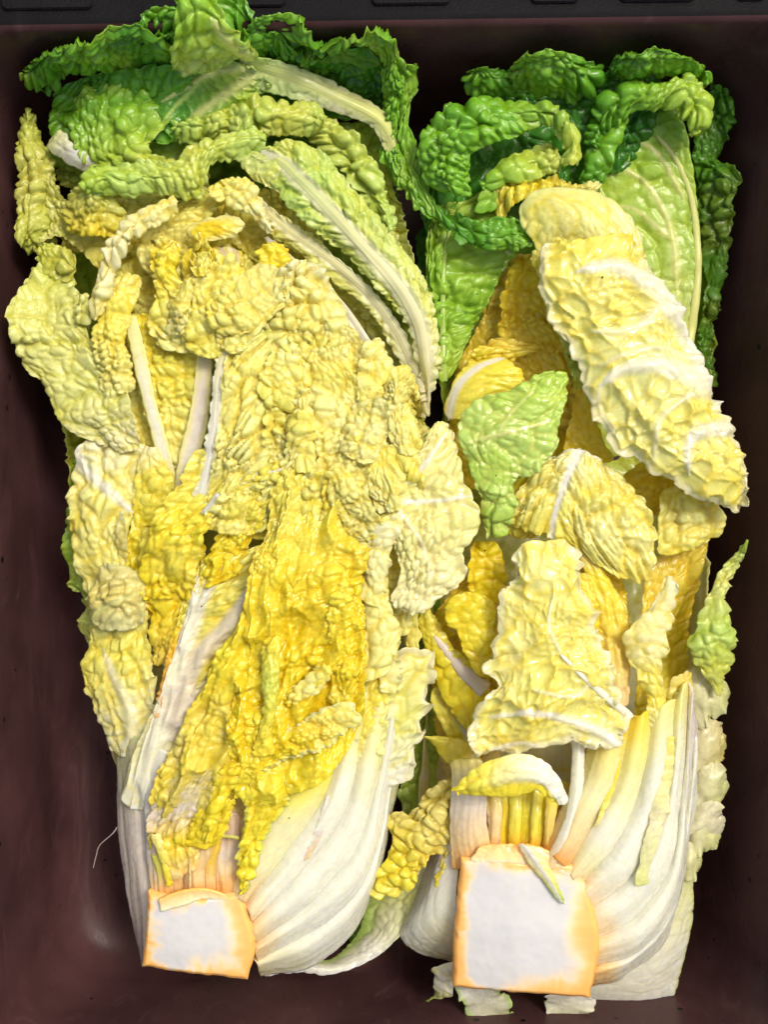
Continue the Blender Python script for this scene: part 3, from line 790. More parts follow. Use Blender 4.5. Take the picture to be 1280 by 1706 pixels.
# nested leaf edges on the right shoulder
def arc(lines, col, **k):
    return leaf('inner_leaf', cl, lines, col, **k)
arc([[(700, 700, 250), (650, 600, 262), (560, 520, 270), (450, 460, 275), (370, 400, 275)], [(712, 700, 262), (690, 600, 280), (640, 520, 292), (560, 430, 300), (440, 340, 300)]], [(0, 'white'), (0.3, 'paleg'), (1, 'yel')], bub=(20, 4), alt=('yg', 0.4))
arc([[(660, 680, 300), (615, 610, 312), (560, 530, 318), (500, 470, 318), (440, 410, 315)], [(680, 670, 308), (632, 590, 322), (575, 505, 330), (510, 445, 330), (440, 380, 325)]], [(0, 'white'), (0.5, 'paley'), (1, 'yel')], bub=(16, 4), rag=(6, 20), rib=(0.75, 7, 4), ribcol='white')
arc([[(705, 690, 282), (665, 610, 308), (610, 525, 324), (530, 455, 332), (450, 400, 330), (410, 350, 325)], [(714, 695, 290), (702, 610, 322), (668, 530, 338), (600, 450, 346), (510, 380, 348), (430, 320, 340)]], [(0, 'white'), (0.4, 'paleg'), (1, 'paley')], bub=(18, 5), rag=(7, 22), rib=(0.62, 10, 5), ribcol='cream', alt=('yg', 0.5))
w = arc([[(706, 692, 285), (698, 620, 318), (672, 545, 340), (632, 490, 352), (575, 440, 358), (500, 370, 360), (430, 300, 352), (398, 262, 345)], [(712, 694, 292), (716, 610, 338), (706, 530, 360), (668, 460, 372), (612, 395, 380), (545, 320, 382), (490, 265, 378), (440, 245, 368)], [(722, 692, 285), (738, 600, 322), (733, 520, 345), (705, 450, 360), (655, 380, 370), (600, 315, 372), (545, 250, 372), (470, 222, 368)]],
    [(0, 'white'), (0.3, 'paleg'), (0.8, 'ltg'), (1, 'yg')], bub=(17, 6), rag=(8, 24), rib=(0.36, 11, 7), ribcol='cream', alt=('yg', 0.6), bulge=0, label='pale green leaf edge curving down the right shoulder')
leaf('leaf_tip', cl, [[(425, 300, 350), (400, 280, 355), (405, 250, 358), (450, 235, 360)], [(490, 345, 352), (500, 310, 362), (530, 280, 368), (510, 245, 368)]], [(0, 'paleg'), (1, 'ltg')], bulge=8, bub=(20, -4), ruf=(5, 50))
# left flank
leaf('outer_leaf', cl, [[(165, 1100, 205), (128, 1050, 210), (138, 1000, 214), (112, 975, 216), (98, 910, 220), (108, 830, 222), (125, 760, 225)], [(200, 1100, 220), (180, 1000, 230), (160, 930, 235), (150, 830, 235), (150, 760, 235)]], [(0, 'paleg'), (0.5, 'lg'), (1, 'mg')], ruf=(9, 60), bub=(18, 3), rag=(7, 24), label='frilled light green leaf edge on the left flank')
w = leaf('inner_leaf', cl, [[(60, 430, 258), (12, 505, 270), (8, 545, 275), (32, 605, 285), (68, 645, 290), (82, 692, 292), (120, 724, 295), (165, 742, 300), (200, 758, 300)], [(80, 440, 262), (75, 505, 285), (85, 550, 298), (120, 605, 310), (150, 650, 315), (160, 690, 318), (190, 725, 318), (220, 757, 312)], [(115, 430, 262), (140, 500, 295), (158, 565, 308), (190, 600, 318), (216, 640, 326), (230, 690, 332), (240, 725, 330), (242, 758, 322)]],
    [(0, 'yg'), (0.25, 'paleg'), (0.7, 'paleg'), (1, 'cream')], bub=(26, 6.5), veincol='olive', vein=0.35, rag=(6, 30), bulge=0, seed=41, label='large pale matt leaf spread over the left edge')
leaf('inner_leaf', cl, [[(130, 470, 275), (90, 470, 270), (62, 455, 262), (55, 420, 255)], [(130, 430, 285), (120, 410, 285), (95, 400, 280), (70, 400, 268)]], [(0, 'olive'), (1, 'yg')], bub=(20, 5), bulge=10)
leaf('leaf_tip', cl, [[(152, 540, 322), (148, 490, 338), (164, 430, 348), (182, 390, 352), (232, 348, 354), (300, 318, 350)], [(168, 540, 325), (186, 500, 338), (206, 452, 345), (222, 412, 350), (254, 385, 352), (310, 355, 348)]], [(0, 'paley'), (0.4, 'cream'), (1, 'paley')], bulge=18, bub=(24, 6.5), label='pale curled leaf edge')
leaf('inner_leaf', cl, [[(170, 660, 310), (158, 600, 322), (150, 560, 328), (158, 510, 326), (180, 450, 318)], [(230, 660, 312), (228, 620, 322), (218, 570, 330), (225, 520, 325), (245, 455, 312)]], [(0, 'paley'), (0.5, 'yel'), (1, 'yel')], bulge=16, bub=(22, 7), alt=('paley', 0.6))
leaf('leaf_tip', cl, [[(118, 545, 305), (118, 520, 312), (125, 490, 315)], [(150, 545, 312), (152, 515, 320), (150, 485, 320)]], [(0, 'paleg'), (1, 'paleg')], bulge=14, bub=(20, 8))
# the V of white ribs
leaf('inner_leaf', cl, [[(200, 840, 270), (195, 740, 275), (190, 620, 278)], [(300, 850, 275), (280, 740, 280), (262, 600, 282)]], [(0, 'yel'), (1, 'paley')], bub=(22, 6))
leaf('inner_leaf', cl, [[(205, 1040, 296), (205, 930, 306), (215, 820, 308)], [(345, 1020, 318), (345, 930, 326), (340, 800, 330)]], [(0, 'gold'), (0.5, 'lemon'), (1, 'yel')], bub=(20, 6), fold=(7, 60))
leaf('inner_leaf', cl, [[(590, 1080, 340), (595, 960, 350), (600, 840, 355)], [(690, 1060, 335), (690, 960, 345), (690, 840, 350)]], [(0, 'paley'), (1, 'yel')], bub=(20, 6), fold=(7, 60))
leaf('inner_leaf', cl, [[(90, 430, 250), (110, 340, 275), (150, 290, 290)], [(340, 420, 268), (350, 350, 290), (360, 270, 300)]], [(0, 'yel'), (0.6, 'olive'), (1, 'yg')], bub=(22, 6))
w = leaf('inner_leaf', cl, [[(282, 840, 290), (262, 760, 298), (240, 690, 304), (220, 610, 308), (205, 520, 308)], [(298, 840, 292), (285, 760, 302), (280, 680, 310), (272, 600, 315), (262, 520, 315)], [(312, 840, 290), (330, 760, 300), (346, 680, 308), (352, 600, 312), (345, 530, 312)]],
    [(0, 'white'), (0.25, 'paley'), (0.6, 'yel'), (1, 'lemon')], bub=(18, 7), rag=(3, 20))
leaf('leaf_stalk', cl, [[(280, 845, 309), (258, 760, 315), (233, 660, 321), (214, 580, 325), (206, 522, 325)], [(304, 845, 309), (284, 755, 319), (260, 660, 325), (242, 580, 328), (228, 525, 327)]], [(0, 'white'), (0.6, 'white'), (1, 'paley')], bulge=1, bub=(14, 0.4), rag=(2.5, 30), th=8, fib=1, mat=M['stalk'], edge='paley', edgew=7, label='narrow white rib of a yellow leaf')
leaf('leaf_stalk', cl, [[(282, 845, 311), (296, 755, 319), (312, 690, 323), (324, 610, 327), (330, 540, 327)], [(312, 845, 309), (336, 755, 315), (350, 690, 319), (356, 610, 323), (350, 540, 325)]], [(0, 'white'), (0.6, 'pinkw'), (1, 'paley')], bulge=1, bub=(14, 0.4), rag=(2.5, 30), th=8, fib=1, mat=M['stalk'], edge='paley', edgew=9, label='broad white rib of a yellow leaf')
# golden blistered leaf and pale lobes in the middle
leaf('inner_leaf', cl, [[(262, 590, 335), (240, 535, 348), (250, 500, 352), (248, 450, 350), (245, 410, 345), (265, 392, 342)], [(392, 600, 345), (380, 540, 352), (350, 500, 352), (300, 470, 350), (305, 420, 346), (300, 395, 344)]], [(0, 'paley'), (0.4, 'yel'), (0.8, 'lemon'), (1, 'lemon')], bulge=10, bub=(20, 8), alt=('paley', 0.6))
leaf('inner_leaf', cl, [[(310, 600, 352), (285, 530, 360), (290, 480, 362), (330, 440, 356), (360, 430, 350)], [(470, 600, 360), (460, 540, 366), (440, 500, 366), (420, 450, 360), (392, 430, 352)]], [(0, 'yel'), (0.5, 'paley'), (1, 'paley')], bulge=10, bub=(22, 9), alt=('yel', 0.7))
leaf('inner_leaf', cl, [[(300, 480, 320), (300, 440, 325), (300, 410, 328)], [(400, 480, 322), (410, 430, 328), (400, 405, 330)]], [(0, 'yel'), (1, 'lemon')], bub=(22, -4), rib=(0.75, 12, 8), ribcol='pinkw')
leaf('inner_leaf', cl, [[(440, 640, 355), (430, 560, 368), (440, 490, 374), (470, 440, 372), (490, 425, 368)], [(585, 640, 352), (590, 570, 364), (575, 510, 368), (550, 460, 368), (528, 430, 366)]], [(0, 'yel'), (0.5, 'paley'), (1, 'cream')], bulge=12, bub=(21, 9), alt=('yel', 0.4), label='pale blistered leaf lobe')
# the big yellow blanket
leaf('inner_leaf', cl, [[(320, 900, 335), (340, 760, 340), (350, 640, 340), (380, 520, 335)], [(500, 900, 350), (500, 760, 355), (490, 640, 352), (470, 520, 345)], [(700, 880, 345), (680, 760, 350), (640, 640, 345), (590, 520, 335)]], [(0, 'yel'), (1, 'lemon')], bub=(20, 7))
leaf('inner_leaf', cl, [[(300, 880, 348), (325, 800, 360), (340, 730, 366), (350, 660, 368), (355, 600, 366), (375, 555, 360)], [(450, 900, 372), (455, 800, 382), (450, 720, 384), (450, 650, 380), (455, 590, 374), (470, 545, 364)]], [(0, 'lemon'), (0.4, 'paley'), (1, 'yel')], bulge=12, bub=(20, 7.5), alt=('paley', 0.6), rib=(0.12, 7, 5), edge='yg', edgew=6, und=8)
leaf('inner_leaf', cl, [[(430, 900, 368), (430, 800, 378), (435, 720, 380), (430, 650, 376), (430, 580, 370), (440, 510, 360)], [(560, 900, 380), (560, 800, 390), (560, 720, 390), (550, 650, 384), (530, 580, 376), (520, 500, 364)], [(690, 860, 374), (680, 790, 382), (650, 720, 382), (630, 650, 376), (610, 590, 366), (590, 520, 356)]], [(0, 'yel'), (0.4, 'paley'), (1, 'paley')], bub=(18, 7), alt=('yel', 0.7), und=9, fold=(8, 70), ragv=10)
leaf('inner_leaf', cl, [[(560, 860, 374), (580, 780, 384), (590, 700, 386), (590, 630, 380), (600, 560, 368)], [(740, 820, 372), (725, 760, 378), (690, 690, 376), (670, 640, 370), (640, 560, 358)]], [(0, 'paley'), (0.5, 'paley'), (1, 'paley')], bulge=8, bub=(19, 7), alt=('yel', 0.6), und=9)
leaf('inner_leaf', cl, [[(440, 830, 384), (470, 760, 394), (485, 700, 396), (490, 650, 392)], [(495, 800, 386), (515, 740, 394), (525, 690, 394), (520, 640, 390)]], [(0, 'paley'), (1, 'paley')], bulge=10, bub=(19, 6), rag=(6, 24), und=5)
leaf('inner_leaf', cl, [[(420, 660, 384), (430, 620, 390), (450, 580, 388)], [(500, 700, 388), (510, 640, 394), (520, 590, 390)]], [(0, 'yel'), (1, 'paley')], bulge=6, bub=(18, 7))
leaf('inner_leaf', cl, [[(530, 900, 388), (530, 830, 396), (545, 770, 398), (575, 720, 394)], [(650, 900, 388), (660, 830, 396), (660, 770, 396), (640, 720, 390)]], [(0, 'yel'), (0.5, 'paley'), (1, 'yel')], bulge=4, bub=(18, 7.5), alt=('gold', 0.7), und=8)
# left flank, lower
w = leaf('inner_leaf', cl, [[(185, 1262, 250), (142, 1165, 266), (131, 1122, 270), (146, 1060, 274), (140, 1000, 276), (116, 915, 280), (112, 865, 284), (114, 800, 282), (128, 724, 280)], [(215, 1262, 280), (198, 1170, 300), (194, 1110, 304), (198, 1050, 306), (190, 990, 306), (170, 910, 304), (170, 860, 304), (180, 800, 302), (185, 726, 296)], [(257, 1245, 285), (264, 1150, 302), (256, 1090, 306), (246, 1010, 308), (226, 940, 304), (222, 880, 302), (262, 825, 300), (268, 760, 300), (232, 726, 296)]], [(0, 'white'), (0.14, 'cream'), (0.3, 'yel'), (0.5, 'paley'), (0.8, 'paley'), (1, 'cream')], bub=(24, 4.5), wr=(4, 26, 4), rag=(7, 34), ruf=(5, 70), und=8, alt=('yel', 0.35), label='long pale yellow leaf down the left flank')
side_vein(w, [(222, 1240), (215, 1180), (190, 1130), (172, 1080)], 8, 3, 'cream')
side_vein(w, [(230, 860), (160, 800), (130, 765), (128, 735)], 4, 6, 'white')
leaf('inner_leaf', cl, [[(215, 890, 298), (220, 810, 310), (235, 740, 312)], [(305, 860, 318), (295, 800, 322), (268, 738, 316)]], [(0, 'lemon'), (0.6, 'yel'), (1, 'cream')], bub=(24, 4), ruf=(5, 60), bulge=6)
leaf('inner_leaf', cl, [[(200, 950, 300), (190, 892, 326), (200, 848, 330)], [(214, 948, 304), (213, 892, 328), (207, 852, 332)]], [(0, 'khaki'), (1, 'greyg')], bub=(16, 3), rag=(2, 18), label='thin upright folded leaf edge')
w = leaf('inner_leaf', cl, [[(150, 1052, 308), (145, 1000, 320), (160, 960, 326), (178, 932, 326)], [(240, 1052, 314), (246, 985, 326), (232, 955, 328), (205, 940, 328)]], [(0, 'greyg'), (0.5, 'khaki'), (1, 'greyg')], bulge=14, bub=(22, 5), veincol='cream', vein=0.3, rag=(4, 28), label='dull grey green leaf flap folded over')
side_vein(w, [(150, 1030), (185, 1005), (240, 985)], 3, 1.5, 'paleg')
leaf('inner_leaf', cl, [[(255, 1120, 308), (240, 1010, 318), (225, 940, 325), (240, 870, 328)], [(300, 1090, 322), (318, 1000, 332), (325, 940, 336), (335, 880, 336)]], [(0, 'amber'), (0.4, 'gold'), (1, 'yel')], bub=(22, 6), bulge=8, ruf=(5, 50))
# upper golden mass left of the crease
leaf('heart_leaf', cl, [[(222, 1010, 332), (228, 930, 348), (250, 860, 358), (290, 800, 362), (330, 740, 350)], [(280, 1000, 340), (290, 925, 358), (315, 855, 368), (350, 800, 372), (390, 740, 356)], [(330, 1010, 346), (345, 925, 364), (370, 855, 374), (410, 800, 380), (450, 740, 360)]], [(0, 'gold'), (0.4, 'lemon'), (0.7, 'yel'), (1, 'paley')], bub=(18, 6), alt=('yel', 0.6), und=10, fold=(10, 70), wr=(4, 30, 2), rag=(10, 26))
leaf('heart_leaf', cl, [[(320, 990, 350), (340, 915, 364), (375, 840, 378), (420, 770, 384)], [(405, 960, 358), (432, 890, 372), (462, 835, 384), (500, 760, 386)]], [(0, 'gold'), (0.4, 'lemon'), (1, 'yel')], bulge=8, bub=(18, 6.5), alt=('yel', 0.6), und=9, fold=(8, 60), rag=(9, 26))
leaf('heart_leaf', cl, [[(330, 850, 372), (380, 800, 384), (440, 775, 390), (480, 775, 392)], [(350, 870, 372), (410, 830, 384), (455, 815, 392), (490, 800, 394)]], [(0, 'paley'), (1, 'yel')], bulge=10, bub=(18, 6), rag=(6, 20), rib=(0.2, 5, 3))
# leaf with the branching white rib
w = leaf('heart_leaf', cl, [[(200, 1350, 292), (215, 1270, 306), (255, 1180, 322), (280, 1080, 332), (305, 1000, 342), (325, 925, 346)], [(245, 1350, 308), (268, 1230, 322), (298, 1120, 336), (325, 1040, 344), (352, 975, 352), (375, 930, 356)], [(285, 1330, 310), (330, 1230, 326), (375, 1140, 342), (420, 1050, 354), (455, 970, 362), (485, 880, 366)]],
    [(0, 'white'), (0.3, 'paley'), (0.45, 'lemon'), (1, 'yel')], bub=(17, 5), base_smooth=0.15, wr=(5, 18, 5), rag=(3, 20), alt=('paley', 0.4))
side_vein(w, [(240, 1340), (262, 1220), (292, 1120), (316, 1052), (344, 985), (372, 938)], 17, 5, 'white')
side_vein(w, [(285, 1230), (325, 1105), (372, 1050), (400, 1010), (430, 960)], 14, 5, 'pinkw')
side_vein(w, [(300, 1230), (350, 1140), (400, 1090), (440, 1040)], 12, 4, 'pinkw')
side_vein(w, [(300, 1090), (318, 1020), (330, 960)], 6, 3, 'white')
leaf('heart_leaf', cl, [[(250, 1240, 316), (262, 1160, 328), (280, 1080, 338), (290, 1040, 342)], [(258, 1240, 318), (275, 1165, 332), (292, 1090, 342), (305, 1040, 346)]], [(0, 'peach'), (0.5, 'orange'), (1, 'gold')], bub=(12, 3), rag=(3, 14))
# golden crumpled heart
leaf('heart_leaf', cl, [[(255, 1480, 290), (265, 1350, 305), (320, 1200, 320), (400, 1000, 330)], [(400, 1490, 300), (440, 1380, 318), (480, 1200, 335), (500, 1000, 345)], [(520, 1400, 300), (580, 1280, 318), (600, 1150, 330), (600, 1000, 340)]], [(0, 'peach'), (0.25, 'peach'), (0.45, 'yel'), (1, 'gold')], bub=(20, 2), fib=0.4, fold=(6, 60), mat=M['wet'])
leaf('heart_leaf', cl, [[(240, 1370, 330), (258, 1290, 342), (296, 1220, 352), (330, 1150, 360), (370, 1070, 370), (420, 990, 380), (455, 920, 384)], [(290, 1390, 345), (320, 1300, 358), (355, 1210, 370), (395, 1120, 380), (440, 1030, 388), (480, 950, 390)], [(370, 1400, 352), (400, 1310, 364), (430, 1210, 376), (460, 1120, 382), (500, 1030, 386), (530, 960, 388)]], [(0, 'khaki'), (0.35, 'khaki'), (0.6, 'lemon'), (1, 'gold')], bub=(16, 4), wr=(9, 24, 3.5), und=9, fold=(11, 60), alt=('lemon', 0.6))
leaf('heart_leaf', cl, [[(360, 1330, 360), (375, 1220, 372), (395, 1100, 384), (410, 990, 390), (430, 900, 388), (470, 790, 370)], [(440, 1340, 368), (450, 1210, 382), (462, 1090, 394), (470, 980, 400), (490, 880, 398), (520, 770, 372)], [(530, 1300, 368), (540, 1200, 382), (545, 1080, 394), (545, 960, 402), (560, 860, 398), (590, 770, 372)], [(606, 1230, 362), (608, 1160, 372), (612, 1060, 382), (606, 980, 388), (630, 890, 386), (660, 800, 366)]], [(0, 'lemon'), (0.25, 'gold'), (0.6, 'gold'), (0.85, 'yel'), (1, 'yel')], bub=(16, 4), wr=(8, 32, 2.2), und=10, fold=(15, 80), alt=('lemon', 0.6), mat=M['wet'], step=2.6, label='large golden crumpled heart leaf')
leaf('heart_leaf', cl, [[(420, 1260, 386), (435, 1180, 394), (432, 1100, 400), (440, 1060, 402)], [(455, 1260, 386), (462, 1180, 396), (470, 1100, 404), (475, 1050, 404)]], [(0, 'lemon'), (0.6, 'yg'), (1, 'lemon')], bulge=10, bub=(14, 4), rag=(5, 20), wr=(4, 14, 3))
leaf('heart_leaf', cl, [[(545, 1190, 384), (548, 1090, 396), (540, 1000, 402), (550, 965, 402)], [(600, 1190, 380), (604, 1080, 390), (596, 1000, 396), (575, 962, 400)]], [(0, 'gold'), (1, 'lemon')], bulge=12, bub=(14, 6), alt=('yel', 0.5))
leaf('heart_leaf', cl, [[(460, 1170, 394), (500, 1130, 402), (540, 1090, 406)], [(500, 1190, 396), (540, 1155, 404), (560, 1110, 406)]], [(0, 'gold'), (0.5, 'paley'), (1, 'lemon')], bulge=8, bub=(14, 5), rag=(6, 16))
leaf('heart_leaf', cl, [[(400, 1290, 372), (460, 1230, 384), (520, 1180, 392), (590, 1160, 392)], [(430, 1290, 372), (490, 1270, 382), (560, 1240, 388), (620, 1200, 384)]], [(0, 'lemon'), (0.5, 'gold'), (1, 'paley')], bulge=8, bub=(15, 5), rag=(8, 22), wr=(5, 18, 2), edge='paleg', edgew=8)
leaf('heart_leaf', cl, [[(270, 1470, 318), (245, 1400, 326), (255, 1340, 334), (290, 1290, 342)], [(330, 1450, 330), (340, 1380, 342), (370, 1320, 354), (400, 1260, 364)]], [(0, 'peach'), (0.3, 'gold'), (0.6, 'pinkw'), (1, 'khaki')], bulge=12, bub=(16, 4), wr=(7, 16, 4), rag=(4, 16))
leaf('heart_leaf', cl, [[(330, 1410, 358), (335, 1360, 366), (355, 1310, 372), (380, 1260, 376)], [(360, 1400, 360), (375, 1350, 370), (395, 1310, 376), (420, 1262, 380)]], [(0, 'lemon'), (1, 'gold')], bulge=8, bub=(14, 4), wr=(6, 12, 4), rag=(6, 16))
leaf('heart_leaf', cl, [[(300, 1410, 346), (320, 1360, 356), (350, 1330, 364)], [(365, 1420, 350), (385, 1370, 362), (400, 1320, 370)]], [(0, 'gold'), (1, 'lemon')], bulge=6, bub=(14, 4), wr=(6, 12, 4), rag=(6, 16))
leaf('heart_leaf', cl, [[(398, 1490, 332), (392, 1430, 348), (402, 1350, 360), (415, 1290, 366)], [(412, 1488, 334), (434, 1430, 350), (466, 1370, 360), (490, 1330, 366), (497, 1290, 370)]], [(0, 'lemon'), (0.5, 'lemon'), (1, 'gold')], bulge=10, bub=(15, 5), wr=(5, 18, 3), rag=(7, 20), edge='yg', edgew=5, label='golden tongue shaped heart leaf hanging beside the stem')
flaps(cl, 'heart_leaf', 0, (300, 860, 600, 1330), 75, (130, 230), (44, 80), ['gold', 'lemon', 'yel'], 11, bub=(17, 3.0), lift=8, inside=lambda x, y: x > 300 + (1330 - y) * 0.32 - 60 and x < 610)
flaps(cl, 'inner_leaf', 7, (330, 500, 690, 860), 80, (100, 180), (56, 100), ['yel', 'paley', 'paley'], 12, bub=(19, 6), lift=10)
flaps(cl, 'inner_leaf', 2, (250, 400, 440, 560), 60, (60, 110), (36, 60), ['yel', 'paley', 'lemon'], 13, bub=(19, 7))
flaps(cl, 'heart_leaf', 0, (240, 810, 420, 960), 40, (60, 120), (34, 56), ['yel', 'lemon', 'gold'], 14, bub=(18, 6))
# cut stalks just above the stem
for (x0, x1, t0, t1, yb, yt, h, c) in ((258, 330, 250, 335, 1496, 1385, 316, 'gold'), (300, 352, 312, 352, 1494, 1400, 324, 'peach'), (262, 292, 250, 296, 1494, 1420, 324, 'yel'), (345, 405, 350, 402, 1496, 1350, 318, 'pinkw'), (330, 362, 338, 372, 1492, 1396, 322, 'amber')):
    leaf('leaf_stalk', cl, [[(x0 + 4, yb, h - 8), ((x0 + t0) / 2 + 4, (yb + yt) / 2, h), (t0, yt, h + 4)], [((x0 + x1) / 2, yb, h), ((x0 + x1 + t0 + t1) / 4 - 3, (yb + yt) / 2, h + 6), ((t0 + t1) / 2, yt, h + 8)], [(x1, yb, h - 8), ((x1 + t1) / 2 - 3, (yb + yt) / 2, h), (t1, yt, h + 4)]], [(0, 'orange'), (0.3, 'peach'), (0.6, c), (1, c)], bub=(10, 0.5), rag=(2, 16), th=6, fib=1, mat=M['stalk'], und=3, undl=40, wr=(3.5, 9, 16), alt=('orange', 0.35))
leaf('heart_leaf', cl, [[(312, 1480, 338), (314, 1420, 344), (335, 1398, 350), (370, 1388, 350), (400, 1392, 346)], [(320, 1480, 338), (322, 1425, 344), (340, 1408, 348), (372, 1400, 348), (398, 1402, 344)]], [(0, 'peach'), (0.5, 'khaki'), (1, 'olive')], bub=(10, 1), rag=(1, 14), bulge=3)
leaf('heart_leaf', cl, [[(275, 1480, 336), (262, 1430, 344), (247, 1388, 350)], [(292, 1475, 336), (285, 1430, 344), (268, 1386, 350)]], [(0, 'gold'), (0.6, 'yel'), (1, 'paley')], bub=(12, 1), rag=(3, 14), bulge=4)
# right of the heart
leaf('inner_leaf', cl, [[(560, 1300, 338), (575, 1240, 345), (600, 1150, 350), (600, 1060, 360), (600, 990, 366)], [(640, 1290, 332), (650, 1200, 338), (668, 1110, 348), (672, 1060, 358), (650, 1000, 366)]], [(0, 'cream'), (0.3, 'yel'), (0.7, 'gold'), (1, 'yel')], bub=(22, 5), ruf=(4, 60), rag=(6, 26), edge='paleg')
leaf('inner_leaf', cl, [[(605, 1140, 366), (598, 1060, 374), (602, 980, 378), (620, 940, 378)], [(650, 1120, 370), (672, 1060, 374), (655, 1010, 378), (650, 960, 380)]], [(0, 'paley'), (1, 'paley')], bulge=10, bub=(24, 4), ruf=(5, 70), rag=(4, 30))
leaf('inner_leaf', cl, [[(600, 1000, 382), (600, 930, 390), (618, 880, 394), (640, 855, 392)], [(640, 1020, 380), (650, 940, 392), (668, 890, 398), (662, 858, 396)]], [(0, 'paley'), (1, 'cream')], bulge=10, bub=(24, 4), ruf=(6, 60), rag=(3, 30), und=6)
w = leaf('inner_leaf', cl, [[(690, 760, 384), (655, 800, 388), (625, 830, 388), (640, 880, 392), (665, 950, 392), (645, 1005, 386), (660, 1025, 380)], [(715, 720, 388), (700, 790, 396), (705, 850, 402), (715, 920, 402), (705, 985, 394), (692, 1022, 384)], [(738, 682, 384), (766, 730, 388), (785, 800, 390), (808, 860, 386), (782, 925, 384), (778, 965, 380), (735, 995, 378)]],
    [(0, 'paley'), (0.5, 'paley'), (1, 'cream')], bub=(24, 6), veincol='cream', vein=0.6, rag=(7, 34), alt=('paleg', 0.5), seed=77, mat=M['wet'], label='pale leaf with large blisters spread over the gap to the right half')
side_vein(w, [(650, 835), (710, 770), (745, 720)], 4, 2, 'white')
side_vein(w, [(650, 835), (720, 835), (790, 825)], 3, 1.5, 'white')
side_vein(w, [(655, 840), (700, 900), (720, 960)], 3, 1.5, 'cream')
# frilled white face at the lower right
leaf('inner_leaf', cl, [[(600, 1330, 312), (625, 1230, 322), (648, 1130, 332), (668, 1070, 340)], [(690, 1300, 300), (705, 1220, 312), (722, 1140, 322), (735, 1080, 330)]], [(0, 'white'), (0.5, 'paleg'), (1, 'paley')], bub=(26, 3), ruf=(13, 55), rag=(5, 34), fib=0.6, edge='cream', label='white leaf with frilled translucent edge')
leaf('inner_leaf', cl, [[(625, 1150, 352), (630, 1110, 356), (640, 1080, 356)], [(660, 1160, 350), (672, 1120, 354), (650, 1070, 358)]], [(0, 'paley'), (1, 'cream')], bub=(20, 3), ruf=(9, 30), rag=(3, 20))
leaf('outer_leaf', cl, [[(660, 1400, 110), (668, 1200, 130), (680, 1000, 140)], [(740, 1400, 110), (735, 1200, 140), (735, 980, 150)]], [(0, 'ltg'), (0.5, 'lg'), (1, 'mg')], bub=(24, 4), ruf=(8, 60))
leaf('inner_leaf', cl, [[(668, 1120, 300), (672, 1060, 310), (680, 1010, 316)], [(700, 1120, 306), (705, 1060, 312), (700, 1000, 320)]], [(0, 'paley'), (1, 'yel')], bub=(20, 4), ruf=(6, 40))
# nested white stalks right of the stem
E = [[(385, 1490, 326), (425, 1400, 336), (470, 1320, 346), (510, 1250, 352)],
     [(412, 1508, 322), (475, 1425, 333), (540, 1325, 342), (580, 1200, 347)],
     [(420, 1540, 314), (505, 1450, 325), (575, 1350, 334), (622, 1165, 340)],
     [(425, 1572, 302), (530, 1490, 312), (605, 1390, 320), (652, 1170, 328)],
     [(427, 1600, 284), (535, 1540, 292), (620, 1440, 298), (662, 1230, 310)],
     [(432, 1625, 235), (530, 1600, 240), (612, 1510, 242), (668, 1290, 265)]]
CC = [[(0, 'peach'), (0.2, 'cream'), (0.5, 'cream'), (0.7, 'yel'), (1, 'lemon')], [(0, 'peach'), (0.12, 'white'), (0.25, 'white'), (0.7, 'white'), (1, 'yel')], [(0, 'peach'), (0.15, 'snow'), (0.6, 'white'), (1, 'paley')],
      [(0, 'peach'), (0.12, 'snow'), (0.7, 'snow'), (1, 'white')], [(0, 'cream'), (0.2, 'snow'), (0.8, 'snow'), (1, 'paleg')]]
def fan(parent, E, CC):
    for k in range(len(E) - 1):
        a, b = E[k], E[k + 1]
        lo = [(x - 12, y - 10, h - 22) for x, y, h in a]
        m1 = [(p[0] * 0.72 + q[0] * 0.28, p[1] * 0.72 + q[1] * 0.28, p[2] * 0.72 + q[2] * 0.28 + 10) for p, q in zip(a, b)]
        m2 = [(p[0] * 0.25 + q[0] * 0.75, p[1] * 0.25 + q[1] * 0.75, p[2] * 0.25 + q[2] * 0.75 + 9) for p, q in zip(a, b)]
        hi = [(x + 2, y + 2, h - 10) for x, y, h in b]
        leaf('leaf_stalk', parent, [lo, m1, m2, hi], CC[k], bub=(14, 0.4), rag=(1.5, 60), th=10, fib=1, mat=M['stalk'], und=5, undl=90, wr=(0.8, 14, 14), corner=0.0)
fan(cl, E, CC)
leaf('leaf_stalk', cl, [[(430, 1330, 335), (470, 1250, 345), (510, 1200, 350)], [(500, 1380, 330), (560, 1280, 338), (590, 1200, 345)]], [(0, 'paley'), (0.5, 'yel'), (1, 'gold')], bub=(20, 2), fib=0.7, mat=M['stalk'])
leaf('inner_leaf', cl, [[(535, 1290, 348), (545, 1240, 354), (550, 1210, 356)], [(570, 1280, 346), (600, 1230, 352), (615, 1200, 352)]], [(0, 'cream'), (1, 'paleg')], bub=(20, 2), ruf=(6, 40), rag=(4, 20))
leaf('inner_leaf', cl, [[(500, 1440, 338), (520, 1390, 346), (545, 1320, 352)], [(520, 1432, 336), (545, 1380, 344), (552, 1320, 350)]], [(0, 'peach'), (0.5, 'pinkw'), (1, 'white')], bub=(20, 1), rag=(5, 22), fib=0.6)
